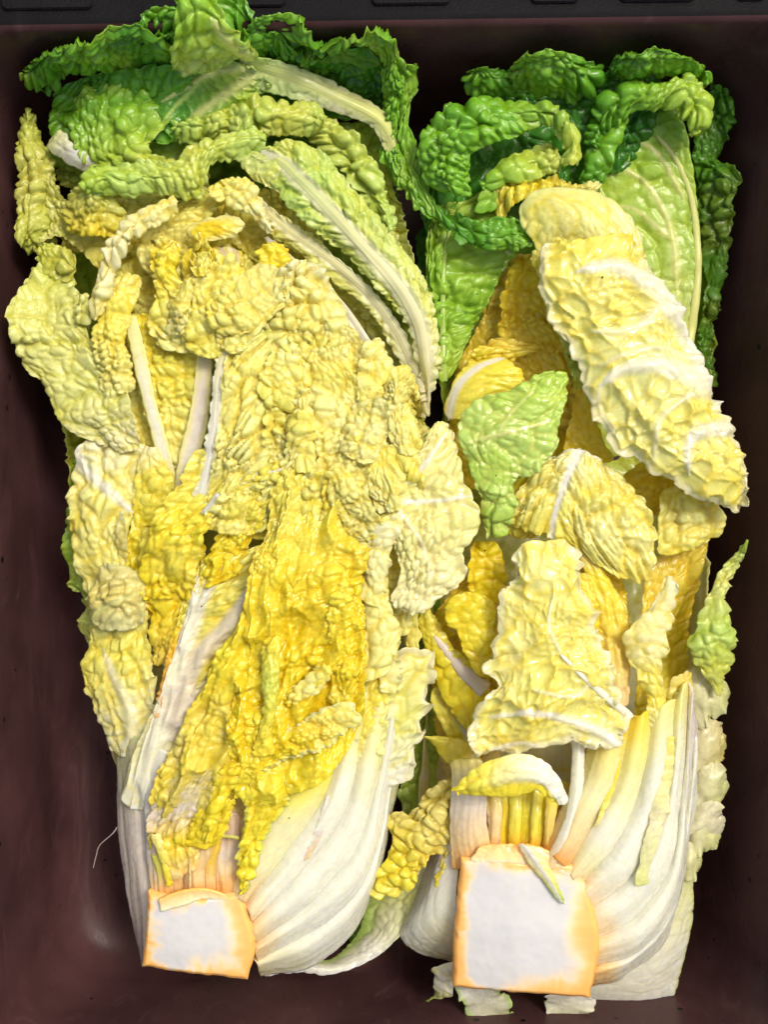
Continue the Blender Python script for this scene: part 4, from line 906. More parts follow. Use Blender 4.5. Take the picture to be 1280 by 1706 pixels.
# shaded stalks left of the stem
leaf('leaf_stalk', cl, [[(238, 1615, 215), (212, 1500, 235), (195, 1400, 245), (190, 1300, 250), (194, 1225, 255)], [(240, 1600, 270), (235, 1500, 285), (225, 1400, 292), (220, 1300, 295), (218, 1225, 292)], [(262, 1590, 275), (262, 1480, 295), (262, 1400, 302), (262, 1320, 302), (250, 1230, 300)]], [(0, 'pinkw'), (0.6, 'pinkw'), (1, 'greyg')], bub=(14, 0.5), rag=(2, 60), th=9, fib=1, mat=M['stalk'], wr=(1.8, 12, 20))
leaf('leaf_stalk', cl, [[(252, 1490, 305), (242, 1400, 312), (240, 1320, 316), (248, 1240, 318)], [(285, 1470, 312), (282, 1400, 322), (292, 1330, 328), (310, 1260, 332)]], [(0, 'peach'), (0.3, 'pinkw'), (1, 'white')], bulge=10, bub=(14, 0.5), rag=(2, 60), th=9, fib=1, mat=M['stalk'], wr=(1.6, 12, 20))
# loose looking base leaf that curls out to the right
leaf('outer_leaf', cl, [[(430, 1628, 190), (500, 1622, 200), (545, 1628, 204), (609, 1606, 202), (656, 1570, 202), (690, 1526, 206), (714, 1434, 215)], [(440, 1605, 205), (500, 1606, 205), (550, 1612, 202), (600, 1588, 190), (640, 1545, 180), (668, 1490, 182), (705, 1432, 208)], [(450, 1580, 190), (500, 1588, 180), (547, 1596, 165), (578, 1572, 148), (600, 1540, 136), (605, 1490, 140), (650, 1450, 160)]], [(0, 'snow'), (0.5, 'white'), (0.8, 'paleg'), (1, 'white')], bub=(26, 2), rag=(3, 26), th=7, fib=0.8, mat=M['stalk'], uedge=(0.6, 0.95, 'ltg'), label='white base leaf curling out over the tub floor')
leaf('leaf_tip', cl, [[(575, 1600, 40), (580, 1550, 50), (605, 1520, 60)], [(600, 1595, 40), (612, 1560, 50), (625, 1530, 60)]], [(0, 'dg'), (1, 'mg')], bub=(20, 5), rag=(6, 20), label='scrap of dark green leaf deep in the gap')
# stem
def stem(parent, tl, col_mid, orange_w, depth, ledge=None, seed=5, h0=330):
    """cut stem: a thick block with a sawn, softly rounded face, stained orange along its border"""
    sf = Surf(tl)
    nu, nv = 91, 91
    ug, vg = np.meshgrid(np.linspace(0, 1, nu), np.linspace(0, 1, nv)); u, v = ug.ravel(), vg.ravel()
    p = sf.ev(u, v)
    W = sf.width(v); x = u * W; y = v * sf.len
    eb = np.minimum(np.minimum(u, 1 - u) * W, np.minimum(v, 1 - v) * sf.len)
    p[:, 2] += 1.6 * (fbm(x / 40, y / 40, seed, 3) - 0.5) * 2 - 6 * (1 - sst(0, 9, eb)) ** 2
    p[:, 0] += (1 - sst(0, 14, eb)) * 2.5 * (vn(x / 14, y / 14, seed + 2) - 0.5)
    p[:, 1] += (1 - sst(0, 14, eb)) * 2.5 * (vn(x / 14, y / 14, seed + 3) - 0.5)
    ow = orange_w(u, v) * (0.35 + 1.9 * vn(x / 55, y / 55, seed + 12) ** 1.3)
    n1 = fbm(x / 48, y / 48, seed + 5, 4); n2 = vn(np.minimum(u, 1 - u) * W / 30, y / 6, seed + 6) * (np.minimum(u, 1 - u) * W < np.minimum(v, 1 - v) * sf.len) + vn(x / 6, y / 30, seed + 7) * (np.minimum(u, 1 - u) * W >= np.minimum(v, 1 - v) * sf.len)
    m = 1 - sst(-0.3 * ow, 2.4 * ow, eb + 34 * (n1 - 0.5) + 9 * (n2 - 0.5))
    pg = np.tile(C(col_mid), (len(p), 1)) * (0.96 + 0.08 * fbm(x / 60, y / 60, seed + 9, 3))[:, None]
    m1 = np.clip(m * 1.25, 0, 1)[:, None] ** 1.2; m2 = (sst(0.45, 1.0, m))[:, None]
    pg = pg * (1 - m1) + C('peach') * m1
    pg = pg * (1 - 0.8 * m2) + C('orange') * 0.8 * m2
    q = p.copy(); b = p.copy(); c = p.mean(0)
    b[:, 2] = b[:, 2] - depth
    b[:, :2] = c[:2] + (b[:, :2] - c[:2]) * 0.96
    V, Qd = closed_sheet(q, b, nu, nv)
    # keep outward faces
    a0, b0, c0 = V[Qd[0][0]], V[Qd[0][1]], V[Qd[0][2]]
    if np.cross(b0 - a0, c0 - a0)[2] < 0:
        Qd = Qd[:, ::-1]
    pg4 = np.hstack([pg, np.ones((len(pg), 1))]); pb = np.tile(np.append(C('orange') * 0.8, 1), (len(pg), 1))
    st = np.stack([x, y, np.full_like(x, seed)], 1)
    return make_obj('stem', V, Qd, M['core'], parent, attrs={'pigment': ('FLOAT_COLOR', np.vstack([pg4, pb])), 'st': ('FLOAT_VECTOR', np.vstack([st, st])), 'fib': ('FLOAT', np.zeros(len(V)))})
PAL['stem'] = lin((203, 202, 204))
stem(cl, [[(236, 1612, 318), (241, 1550, 328), (246, 1486, 334)], [(325, 1624, 324), (326, 1570, 336), (322, 1498, 340)], [(412, 1634, 312), (424, 1570, 328), (400, 1488, 338)]], 'stem', lambda u, v: 8 + 24 * sst(0.6, 1.0, u) + 12 * (1 - sst(0, 0.15, v)) * (np.abs(u - 0.5) > 0.25), 190, seed=5)
leaf('stem_ledge', cl, [[(266, 1520, 336), (262, 1495, 346)], [(305, 1510, 340), (305, 1484, 350)], [(345, 1498, 338), (340, 1482, 348)], [(388, 1512, 332), (378, 1488, 340)]], [(0, 'cream'), (0.5, 'peach'), (1, 'orange')], bub=(12, 1), rag=(2, 14), th=12, mat=M['core'], midrib=False)
# fibre sticking out of the stalk on the left
def fibre(parent, pts, w, col, name='root_fibre'):
    c = resample(world_pts(pts), 24)
    K = 6; V = []; Q = []
    for i in range(24):
        for j in range(K):
            a = 2 * math.pi * j / K; r = w * (1 - 0.6 * i / 23)
            V.append(c[i] + np.array([math.cos(a) * r, math.sin(a) * r * 0.5, math.sin(a) * r]))
    for i in range(23):
        for j in range(K):
            Q.append((i * K + j, i * K + (j + 1) % K, (i + 1) * K + (j + 1) % K, (i + 1) * K + j))
    V = np.array(V)
    return make_obj(name, V, Q, M['leaf'], parent, attrs={'pigment': ('FLOAT_COLOR', np.tile(np.append(C(col), 1.0), (len(V), 1))), 'st': ('FLOAT_VECTOR', V), 'fib': ('FLOAT', np.ones(len(V)))})
fibre(cl, [(200, 1370, 250), (188, 1388, 235), (166, 1408, 215), (160, 1425, 200), (155, 1446, 190)], 1.8, 'pinkw')
# ------------------------------------------------------------------ right half of the cabbage
leaf('outer_leaf', cr, [[(690, 1560, 130), (705, 1250, 150), (725, 950, 170), (735, 600, 180), (720, 300, 200)],
    [(780, 1600, 60), (780, 1250, 40), (790, 950, 30), (800, 600, 30), (800, 280, 60)],
    [(930, 1620, 20), (930, 1250, 8), (940, 950, 8), (950, 600, 8), (950, 230, 30)],
    [(1080, 1600, 60), (1090, 1250, 40), (1100, 950, 30), (1100, 600, 30), (1090, 240, 60)],
    [(1150, 1500, 150), (1165, 1250, 180), (1180, 950, 190), (1190, 600, 190), (1190, 250, 200)]],
    [(0, 'white'), (0.35, 'cream'), (0.6, 'yg'), (0.9, 'mg'), (1, 'dg')], bub=(30, 6), th=5, base_smooth=0.3, label='wrapper leaf cupping the whole half from below')
# ---- dark greens
leaf('outer_leaf', cr, [[(1150, 650, 180), (1165, 450, 200), (1150, 260, 215), (1165, 170, 222), (1185, 130, 225)], [(1205, 650, 175), (1192, 560, 190), (1222, 440, 195), (1236, 290, 206), (1208, 265, 212), (1230, 190, 215), (1215, 140, 220)]], [(0, 'moss'), (0.5, 'moss'), (1, 'dg')], bulge=6, bub=(22, 6), rag=(9, 26), ruf=(6, 60), alt=('dg', 0.6), label='dark moss green leaf edge down the right side')
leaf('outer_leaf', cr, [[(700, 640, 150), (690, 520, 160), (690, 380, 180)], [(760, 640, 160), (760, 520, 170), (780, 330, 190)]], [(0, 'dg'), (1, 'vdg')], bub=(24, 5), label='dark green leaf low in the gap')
leaf('leaf_tip', cr, [[(768, 122, 300), (785, 110, 306), (810, 108, 308), (835, 122, 308), (862, 125, 304)], [(772, 152, 292), (792, 162, 298), (830, 166, 302), (865, 165, 302), (880, 160, 300)]], [(0, 'mg'), (1, 'dg')], bulge=16, bub=(22, 7), label='dark green curled leaf tip')
leaf('leaf_tip', cr, [[(842, 118, 312), (866, 92, 322), (905, 80, 325), (940, 82, 325), (975, 96, 322), (1002, 118, 314)], [(845, 152, 304), (880, 164, 312), (912, 168, 314), (950, 168, 312), (985, 162, 308), (1004, 132, 306)]], [(0, 'dg'), (0.5, 'mg'), (1, 'dg')], bulge=24, bub=(28, 8), alt=('lg', 0.35), label='rounded green blistered leaf tip at the top')
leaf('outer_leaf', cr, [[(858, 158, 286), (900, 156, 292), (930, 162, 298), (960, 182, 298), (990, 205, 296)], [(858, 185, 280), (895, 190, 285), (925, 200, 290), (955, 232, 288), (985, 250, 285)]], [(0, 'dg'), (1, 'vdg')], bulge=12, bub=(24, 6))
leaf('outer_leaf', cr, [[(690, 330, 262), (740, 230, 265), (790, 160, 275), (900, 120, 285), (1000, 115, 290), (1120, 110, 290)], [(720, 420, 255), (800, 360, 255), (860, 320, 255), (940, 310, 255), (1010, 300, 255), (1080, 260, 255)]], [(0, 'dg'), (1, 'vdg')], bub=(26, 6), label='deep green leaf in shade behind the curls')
leaf('leaf_tip', cr, [[(1004, 120, 322), (1022, 96, 330), (1060, 86, 336), (1100, 82, 336), (1150, 94, 332), (1182, 116, 326), (1184, 150, 322)], [(1002, 146, 312), (1030, 140, 320), (1070, 144, 322), (1110, 134, 324), (1140, 128, 324), (1160, 142, 322), (1168, 162, 318)]], [(0, 'dg'), (0.5, 'mg'), (1, 'mg')], bulge=22, bub=(24, 8), label='green blistered leaf tip at the upper right')
leaf('leaf_tip', cr, [[(978, 250, 294), (986, 195, 306), (1005, 156, 326), (1050, 134, 338), (1100, 140, 342), (1150, 124, 342), (1182, 160, 336), (1184, 205, 328), (1150, 238, 318)], [(985, 255, 290), (1012, 226, 306), (1040, 198, 328), (1070, 188, 335), (1110, 184, 338), (1130, 202, 336), (1148, 218, 328), (1150, 228, 322), (1142, 238, 318)]], [(0, 'dg'), (0.4, 'mg'), (0.75, 'lg'), (1, 'lg')], bulge=26, bub=(24, 9), label='bright green rolled leaf tip')
leaf('outer_leaf', cr, [[(962, 312, 275), (975, 262, 292), (1002, 215, 302), (1036, 186, 306)], [(1006, 310, 280), (1022, 272, 300), (1040, 228, 310), (1046, 190, 310)]], [(0, 'dg'), (0.6, 'mg'), (1, 'mg')], bulge=6, bub=(26, 5), rag=(4, 30), ruf=(5, 60))
w = leaf('outer_leaf', cr, [[(1080, 620, 215), (1040, 480, 228), (1000, 340, 242), (990, 250, 262), (1010, 180, 285)], [(1120, 600, 222), (1105, 450, 238), (1085, 330, 250), (1070, 240, 270), (1062, 170, 290)], [(1155, 580, 226), (1170, 440, 242), (1162, 320, 256), (1150, 230, 275), (1125, 168, 295)]], [(0, 'paleg'), (0.4, 'ltg'), (0.7, 'lg'), (1, 'mg')], bub=(34, 3), rag=(3, 40), alt=('lg', 0.5), label='pale green inner leaf face with white veins')
side_vein(w, [(1150, 575), (1164, 450), (1155, 340), (1130, 270), (1095, 225)], 9, 4, 'paleg', name='midrib')
side_vein(w, [(1128, 480), (1120, 390), (1080, 310), (1020, 270)], 6, 2.5, 'paleg')
side_vein(w, [(1140, 330), (1090, 250), (1030, 232)], 4, 2, 'paleg')
side_vein(w, [(1120, 400), (1060, 350), (1020, 345)], 4, 2, 'paleg')
leaf('leaf_tip', cr, [[(795, 310, 312), (830, 266, 322), (880, 242, 326), (925, 225, 326)], [(805, 322, 306), (850, 312, 318), (900, 300, 322), (942, 290, 324)]], [(0, 'mg'), (0.5, 'lg'), (1, 'yg')], bulge=12, bub=(24, 7))
leaf('leaf_tip', cr, [[(735, 330, 322), (700, 295, 332), (694, 245, 346), (718, 195, 352), (765, 166, 354), (820, 162, 356), (880, 174, 356), (930, 186, 352), (966, 225, 342), (972, 255, 332), (962, 285, 324)], [(782, 335, 318), (788, 300, 335), (790, 268, 355), (802, 255, 366), (835, 240, 370), (870, 228, 368), (900, 212, 366), (922, 210, 362), (935, 230, 352), (940, 255, 340), (935, 288, 330)]],
    [(0, 'mg'), (0.25, 'mg'), (0.5, 'mg'), (0.75, 'lg'), (1, 'yg')], bulge=26, bub=(27, 9.5), alt=('dg', 0.4), rag=(5, 30), label='big light green blistered leaf tip rolled over')
# green leaf between the halves
w = leaf('outer_leaf', cr, [[(735, 640, 238), (712, 560, 246), (708, 450, 254), (715, 370, 262), (745, 330, 268)], [(742, 640, 240), (738, 560, 252), (738, 450, 258), (748, 370, 266), (775, 330, 272)], [(760, 620, 240), (800, 540, 250), (838, 460, 258), (850, 390, 268), (835, 290, 290)]], [(0, 'lg'), (0.4, 'mg'), (1, 'lg')], bub=(25, 8), rag=(4, 36), alt=('lg', 0.4), label='bright green leaf standing between the two halves')
side_vein(w, [(740, 635), (738, 540), (740, 440), (752, 370)], 6, 3, 'ltg', name='midrib')
leaf('leaf_tip', cr, [[(785, 360, 300), (795, 320, 312), (810, 292, 318)], [(830, 355, 302), (834, 320, 314), (828, 290, 318)]], [(0, 'mg'), (1, 'lg')], bub=(24, 4))
# golden hollow
leaf('inner_leaf', cr, [[(740, 820, 170), (750, 640, 190), (800, 520, 200), (850, 420, 205)], [(1010, 820, 190), (970, 680, 205), (930, 560, 215), (910, 420, 220)]], [(0, 'gold'), (1, 'amber')], bub=(24, 6))
leaf('inner_leaf', cr, [[(850, 720, 232), (830, 600, 242), (830, 500, 250), (850, 420, 255)], [(980, 720, 240), (960, 620, 250), (930, 540, 255), (900, 430, 260)]], [(0, 'amber'), (1, 'gold')], bub=(22, 8), ruf=(6, 60))
leaf('inner_leaf', cr, [[(738, 700, 268), (745, 645, 285), (780, 602, 295), (830, 588, 295)], [(790, 705, 282), (835, 665, 305), (872, 645, 308), (890, 620, 300)]], [(0, 'yel'), (1, 'lemon')], bulge=12, bub=(26, 2.5), rib=(0.2, 5, 3))
leaf('inner_leaf', cr, [[(770, 610, 260), (790, 580, 268), (830, 560, 270)], [(840, 640, 262), (870, 600, 270), (930, 580, 270)]], [(0, 'lemon'), (1, 'amber')], bub=(22, 6), bulge=10)
leaf('inner_leaf', cr, [[(930, 770, 285), (945, 700, 295), (955, 640, 295)], [(1030, 775, 285), (1005, 710, 293), (975, 640, 295)]], [(0, 'gold'), (1, 'amber')], bub=(24, 3))
leaf('inner_leaf', cr, [[(1010, 860, 232), (1040, 790, 240), (1080, 760, 240)], [(1200, 860, 232), (1190, 800, 240), (1150, 750, 240)]], [(0, 'amber'), (1, 'gold')], bub=(24, 5), ruf=(8, 60), label='amber frilled leaf in the shade of the rolled leaf')
# top yellow leaves
leaf('inner_leaf', cr, [[(815, 345, 300), (830, 305, 312), (880, 285, 318), (950, 292, 318), (1010, 305, 312)], [(840, 400, 295), (850, 350, 312), (890, 330, 320), (950, 330, 320), (1000, 335, 314)]], [(0, 'yel'), (0.5, 'lemon'), (1, 'paley')], bulge=8, bub=(22, 8))
leaf('inner_leaf', cr, [[(880, 430, 330), (905, 395, 340), (950, 375, 345)], [(900, 480, 330), (930, 440, 342), (980, 420, 348)]], [(0, 'yel'), (1, 'paley')], bub=(24, 7), bulge=6)
leaf('inner_leaf', cr, [[(858, 375, 335), (868, 335, 345), (905, 312, 352), (970, 312, 356), (1020, 330, 354), (1058, 375, 348), (1075, 440, 336)], [(885, 400, 345), (915, 368, 362), (965, 362, 372), (1010, 382, 372), (1042, 420, 364), (1066, 470, 348)], [(900, 445, 330), (935, 420, 345), (970, 425, 356), (1000, 440, 358), (1028, 468, 350), (1058, 505, 338)]], [(0, 'paleg'), (0.4, 'paley'), (1, 'cream')], bub=(26, 3), rag=(3, 34), alt=('yel', 0.4), edge='paleg', label='pale arched leaf fold at the top of the right half')
leaf('inner_leaf', cr, [[(900, 470, 350), (905, 420, 356), (925, 395, 356)], [(1075, 470, 346), (1080, 420, 350), (1060, 370, 346)]], [(0, 'paley'), (1, 'yel')], bulge=10, bub=(24, 8))
# the long rolled leaf
w = leaf('inner_leaf', cr, [[(905, 400, 362), (888, 470, 368), (900, 520, 372), (935, 572, 378), (957, 620, 380), (968, 665, 380), (990, 705, 378), (1028, 752, 374), (1060, 770, 370), (1080, 784, 366), (1135, 822, 358), (1195, 840, 345), (1232, 866, 335)],
    [(965, 395, 378), (960, 450, 394), (985, 520, 402), (1020, 570, 406), (1045, 620, 408), (1065, 665, 408), (1090, 710, 404), (1120, 745, 398), (1140, 765, 392), (1160, 785, 385), (1190, 812, 372), (1215, 835, 358), (1236, 858, 342)],
    [(1030, 385, 368), (1040, 450, 386), (1075, 500, 392), (1100, 550, 396), (1125, 600, 396), (1150, 645, 394), (1172, 690, 390), (1192, 725, 384), (1205, 750, 380), (1212, 770, 376), (1228, 798, 366), (1238, 828, 352), (1240, 852, 342)],
    [(1066, 410, 345), (1088, 455, 356), (1125, 495, 360), (1146, 540, 362), (1163, 588, 362), (1186, 632, 360), (1214, 680, 356), (1230, 715, 352), (1240, 745, 348), (1248, 765, 346), (1250, 800, 342), (1248, 828, 338), (1244, 850, 336)]],
    [(0, 'yel'), (0.3, 'paley'), (0.7, 'paley'), (1, 'yel')], bub=(26, -5), rag=(8, 34), alt=('yel', 0.6), und=8, undl=80, ruf=(5, 60), edge='cream', edgew=14, seed=303, mat=M['wet'], pleat=(10, 3.6, 0.7, 0.25, 1.6), corner=0.3, label='long pale leaf rolled diagonally, wet and glossy')
for pts, a, b in (([(962, 452), (1020, 442), (1075, 465), (1112, 498), (1140, 548)], 5, 14), ([(1105, 505), (1075, 535), (1035, 552), (985, 552)], 6, 3), ([(1000, 645), (1035, 618), (1095, 608), (1155, 628), (1205, 668)], 4, 14),
                  ([(1155, 600), (1100, 580), (1040, 590), (1000, 610)], 4, 2), ([(1090, 770), (1100, 700), (1150, 660), (1190, 660)], 3, 4), ([(1148, 790), (1150, 735), (1190, 715), (1228, 718)], 3, 11), ([(1120, 500), (1150, 570), (1185, 640), (1215, 690)], 9, 7), ([(1000, 640), (1000, 680), (1030, 730)], 3, 2)):
    side_vein(w, pts, a, b, 'white' if max(a, b) > 8 else 'cream')
# middle yellow leaves
w = leaf('inner_leaf', cr, [[(935, 742, 340), (882, 778, 345), (850, 840, 340), (852, 895, 328)], [(965, 745, 352), (940, 800, 362), (920, 860, 358), (915, 898, 342)], [(1005, 762, 352), (1005, 830, 364), (995, 890, 360), (1018, 960, 342)], [(1022, 775, 338), (1078, 830, 346), (1100, 890, 345), (1098, 950, 338), (1086, 1005, 328)]], [(0, 'cream'), (0.3, 'paley'), (0.7, 'paley'), (1, 'yel')], bub=(25, 7), rag=(7, 30), ruf=(4, 60), alt=('yel', 0.6), rib=(0.35, 5, 3), seed=93, mat=M['wet'])
side_vein(w, [(905, 765), (960, 742), (1000, 765)], 4, 3, 'white')
leaf('inner_leaf', cr, [[(845, 900, 300), (830, 850, 312), (850, 800, 318), (880, 780, 320)], [(900, 900, 310), (890, 850, 320), (900, 800, 325), (920, 780, 325)]], [(0, 'yel'), (1, 'lemon')], bub=(24, 6))
leaf('inner_leaf', cr, [[(1090, 935, 280), (1092, 870, 290), (1098, 805, 295)], [(1188, 905, 275), (1210, 875, 282), (1205, 840, 290), (1180, 805, 295)]], [(0, 'yel'), (0.5, 'paley'), (1, 'yel')], bulge=8, bub=(26, 5), alt=('yel', 0.4), rag=(4, 40))
leaf('inner_leaf', cr, [[(1050, 1260, 225), (1060, 1100, 235), (1075, 930, 240)], [(1160, 1220, 215), (1155, 1050, 225), (1190, 880, 235)]], [(0, 'yel'), (0.5, 'gold'), (1, 'amber')], bub=(26, 4))
leaf('inner_leaf', cr, [[(920, 1100, 280), (930, 1000, 290), (960, 900, 295)], [(1060, 1100, 275), (1050, 1000, 285), (1040, 940, 290)]], [(0, 'amber'), (1, 'gold')], bub=(20, 4))
leaf('inner_leaf', cr, [[(1010, 1180, 322), (992, 1040, 330), (972, 960, 334), (932, 878, 332)], [(1048, 1180, 318), (1048, 1030, 326), (1022, 970, 332), (970, 888, 334)]], [(0, 'peach'), (0.4, 'amber'), (0.7, 'lemon'), (1, 'peach')], bulge=6, bub=(22, 2), wr=(5, 14, 6), rag=(3, 24))
leaf('inner_leaf', cr, [[(970, 1120, 352), (962, 1020, 362), (955, 950, 365)], [(1012, 1120, 348), (1005, 1020, 358), (985, 950, 362)]], [(0, 'yel'), (0.5, 'gold'), (1, 'yel')], bub=(16, 7), rag=(5, 18))
# strips at the left
leaf('inner_leaf', cr, [[(745, 1330, 200), (720, 1200, 215), (700, 1050, 225)], [(840, 1330, 240), (840, 1180, 250), (840, 980, 255)]], [(0, 'pinkw'), (0.3, 'amber'), (1, 'amber')], bub=(24, 3))
leaf('inner_leaf', cr, [[(705, 1080, 250), (725, 1020, 260), (770, 960, 265)], [(790, 1050, 275), (800, 1000, 280), (840, 930, 285)]], [(0, 'gold'), (1, 'amber')], bub=(24, 3), ruf=(6, 60))
w = leaf('inner_leaf', cr, [[(795, 1250, 262), (740, 1170, 270), (712, 1100, 276), (695, 1030, 282), (705, 1010, 282)], [(810, 1230, 270), (770, 1150, 282), (735, 1090, 288), (712, 1030, 290), (715, 1010, 286)], [(835, 1190, 270), (812, 1130, 282), (762, 1075, 288), (735, 1030, 290), (720, 1010, 286)]], [(0, 'gold'), (0.6, 'lemon'), (1, 'yel')], bub=(20, 4), rag=(5, 22))
side_vein(w, [(808, 1150), (775, 1120), (745, 1085), (724, 1060)], 16, 5, 'pinkw', name='midrib')
leaf('inner_leaf', cr, [[(785, 1300, 235), (755, 1250, 245), (720, 1180, 252), (715, 1150, 255)], [(800, 1240, 248), (785, 1190, 258), (765, 1150, 262), (740, 1120, 262)]], [(0, 'lemon'), (1, 'yel')], bub=(22, 3), rag=(5, 22), rib=(0.6, 4, 2))
leaf('inner_leaf', cr, [[(790, 1300, 262), (740, 1270, 258), (715, 1240, 252), (692, 1230, 248)], [(810, 1270, 262), (780, 1235, 262), (750, 1225, 260), (710, 1222, 252)]], [(0, 'amber'), (0.6, 'lemon'), (1, 'yel')], bulge=6, bub=(26, 2), rag=(3, 24))
leaf('inner_leaf', cr, [[(785, 1120, 318), (757, 1055, 326), (735, 1032, 326), (740, 992, 330)], [(812, 1130, 322), (800, 1060, 332), (788, 1010, 334), (770, 985, 332)], [(836, 1110, 322), (828, 1060, 332), (825, 1010, 332), (800, 985, 330)]], [(0, 'gold'), (0.5, 'lemon'), (1, 'lemon')], bub=(30, 3), rag=(4, 20), ruf=(4, 50), label='golden leaf piece peeping out at the left of the rolled leaf')
leaf('inner_leaf', cr, [[(780, 1010, 292), (775, 950, 300), (778, 895, 300)], [(850, 1010, 300), (850, 950, 305), (835, 895, 305)]], [(0, 'lemon'), (0.5, 'gold'), (1, 'gold')], bub=(20, 6), ruf=(4, 40))
# big pale leaf
w = leaf('inner_leaf', cr, [[(862, 905, 380), (842, 928, 386), (850, 958, 390), (832, 970, 384), (820, 1012, 392), (818, 1050, 384), (812, 1092, 394), (798, 1118, 388), (816, 1142, 382), (798, 1165, 388), (782, 1195, 378), (776, 1240, 366), (784, 1282, 358)], [(885, 897, 384), (880, 960, 404), (878, 1010, 392), (878, 1060, 410), (872, 1110, 396), (868, 1150, 404), (862, 1190, 388), (852, 1262, 364)], [(920, 894, 384), (932, 960, 398), (940, 1020, 412), (948, 1070, 398), (955, 1130, 408), (955, 1200, 388), (945, 1250, 366)], [(952, 898, 380), (978, 928, 384), (974, 958, 390), (998, 1000, 384), (1012, 1045, 390), (1024, 1085, 384), (1044, 1130, 388), (1050, 1170, 382), (1060, 1205, 376), (1044, 1258, 364)]],
    [(0, 'paley'), (0.5, 'paley'), (0.85, 'paley'), (1, 'cream')], bub=(27, -6), rag=(13, 48), alt=('yel', 0.55), und=13, undl=75, ruf=(9, 75), seed=515, mat=M['wet'], edge='cream', edgew=12, corner=0.25, label='broad glossy pale leaf with dimples lying over the heart')
side_vein(w, [(1056, 1196), (1010, 1160), (970, 1125), (935, 1090)], 8, 3, 'white', name='midrib')
side_vein(w, [(1036, 1245), (985, 1212), (930, 1195), (870, 1188), (815, 1195)], 6, 2.5, 'white')
side_vein(w, [(985, 1140), (950, 1160), (890, 1150)], 3, 1.5, 'cream')
side_vein(w, [(935, 1092), (915, 1040), (925, 985)], 3, 1.5, 'cream')
side_vein(w, [(820, 1250), (870, 1238), (910, 1250)], 3, 2, 'white')
flaps(cr, 'inner_leaf', 0, (860, 770, 1080, 960), 60, (60, 110), (36, 60), ['paley', 'yel', 'cream'], 21, bub=(20, 6))
# frilled leaf to its right
leaf('inner_leaf', cr, [[(1078, 1340, 316), (1075, 1220, 332), (1062, 1130, 345), (1042, 1105, 350), (1038, 1060, 354), (1062, 1025, 358), (1090, 1000, 360), (1100, 955, 360)], [(1100, 1340, 320), (1096, 1220, 340), (1088, 1130, 356), (1080, 1085, 362), (1085, 1050, 366), (1100, 1015, 366), (1112, 990, 366), (1112, 952, 362)], [(1128, 1340, 312), (1112, 1220, 332), (1104, 1130, 348), (1118, 1070, 354), (1128, 1020, 358), (1126, 985, 358), (1124, 956, 358)]], [(0, 'paley'), (0.4, 'yel'), (0.7, 'paley'), (1, 'cream')], bub=(26, 3), rag=(6, 34), ruf=(9, 80), alt=('cream', 0.5), label='narrow frilled pale leaf standing on edge')
# right flank pieces
leaf('leaf_tip', cr, [[(1236, 902, 328), (1202, 940, 324), (1186, 962, 322), (1168, 1000, 318), (1158, 1040, 318), (1142, 1072, 314), (1160, 1110, 305), (1190, 1165, 285)], [(1250, 898, 326), (1222, 945, 328), (1205, 985, 330), (1200, 1030, 332), (1192, 1070, 330), (1192, 1110, 315), (1200, 1165, 288)], [(1252, 906, 320), (1230, 955, 316), (1212, 990, 314), (1230, 1055, 310), (1228, 1100, 305), (1216, 1125, 296), (1205, 1165, 284)]], [(0, 'lg'), (0.25, 'paleg'), (0.55, 'ltg'), (0.8, 'yg'), (1, 'paleg')], bub=(24, 4), rag=(5, 28), ruf=(5, 50), label='light green curled leaf piece at the right edge')
for (x0, y0, x1, y1, wd, c, h) in ((1140, 1165, 1218, 1150, 80, 'paleg', 262), (1150, 1235, 1214, 1255, 74, 'khaki', 255), (1150, 1300, 1214, 1325, 70, 'paleg', 248), (1146, 1345, 1204, 1385, 60, 'cream', 240), (1140, 1385, 1200, 1402, 56, 'paleg', 236), (1130, 1430, 1172, 1440, 54, 'paleg', 232)):
    wd = wd * 1.4; dx, dy = x1 - x0, y1 - y0; l = math.hypot(dx, dy); nx, ny = -dy / l, dx / l
    leaf('leaf_frill', cr, [[(x0 + nx * -wd / 2, y0 + ny * -wd / 2, h), ((x0 + x1) / 2 - nx * wd * 0.48, (y0 + y1) / 2 - ny * wd * 0.48, h + 4), (x1 - nx * wd * 0.16, y1 - ny * wd * 0.16, h - 22)],
        [(x0, y0, h - 6), ((x0 + x1) / 2, (y0 + y1) / 2, h + 12), (x1, y1, h - 18)], [(x0 + nx * wd / 2, y0 + ny * wd / 2, h - 8), ((x0 + x1) / 2 + nx * wd * 0.46, (y0 + y1) / 2 + ny * wd * 0.46, h - 2), (x1 + nx * wd * 0.16, y1 + ny * wd * 0.16, h - 24)]], [(0, 'cream'), (1, c)], bub=(24, 0.6), rag=(5, 24), ruf=(8, 44), th=1.4, und=7, undl=40)
leaf('inner_leaf', cr, [[(1080, 1330, 300), (1100, 1220, 312), (1110, 1120, 322)], [(1140, 1330, 298), (1150, 1220, 306), (1160, 1110, 310)]], [(0, 'cream'), (0.5, 'yel'), (1, 'khaki')], bub=(26, 4), bulge=6, ruf=(5, 50))
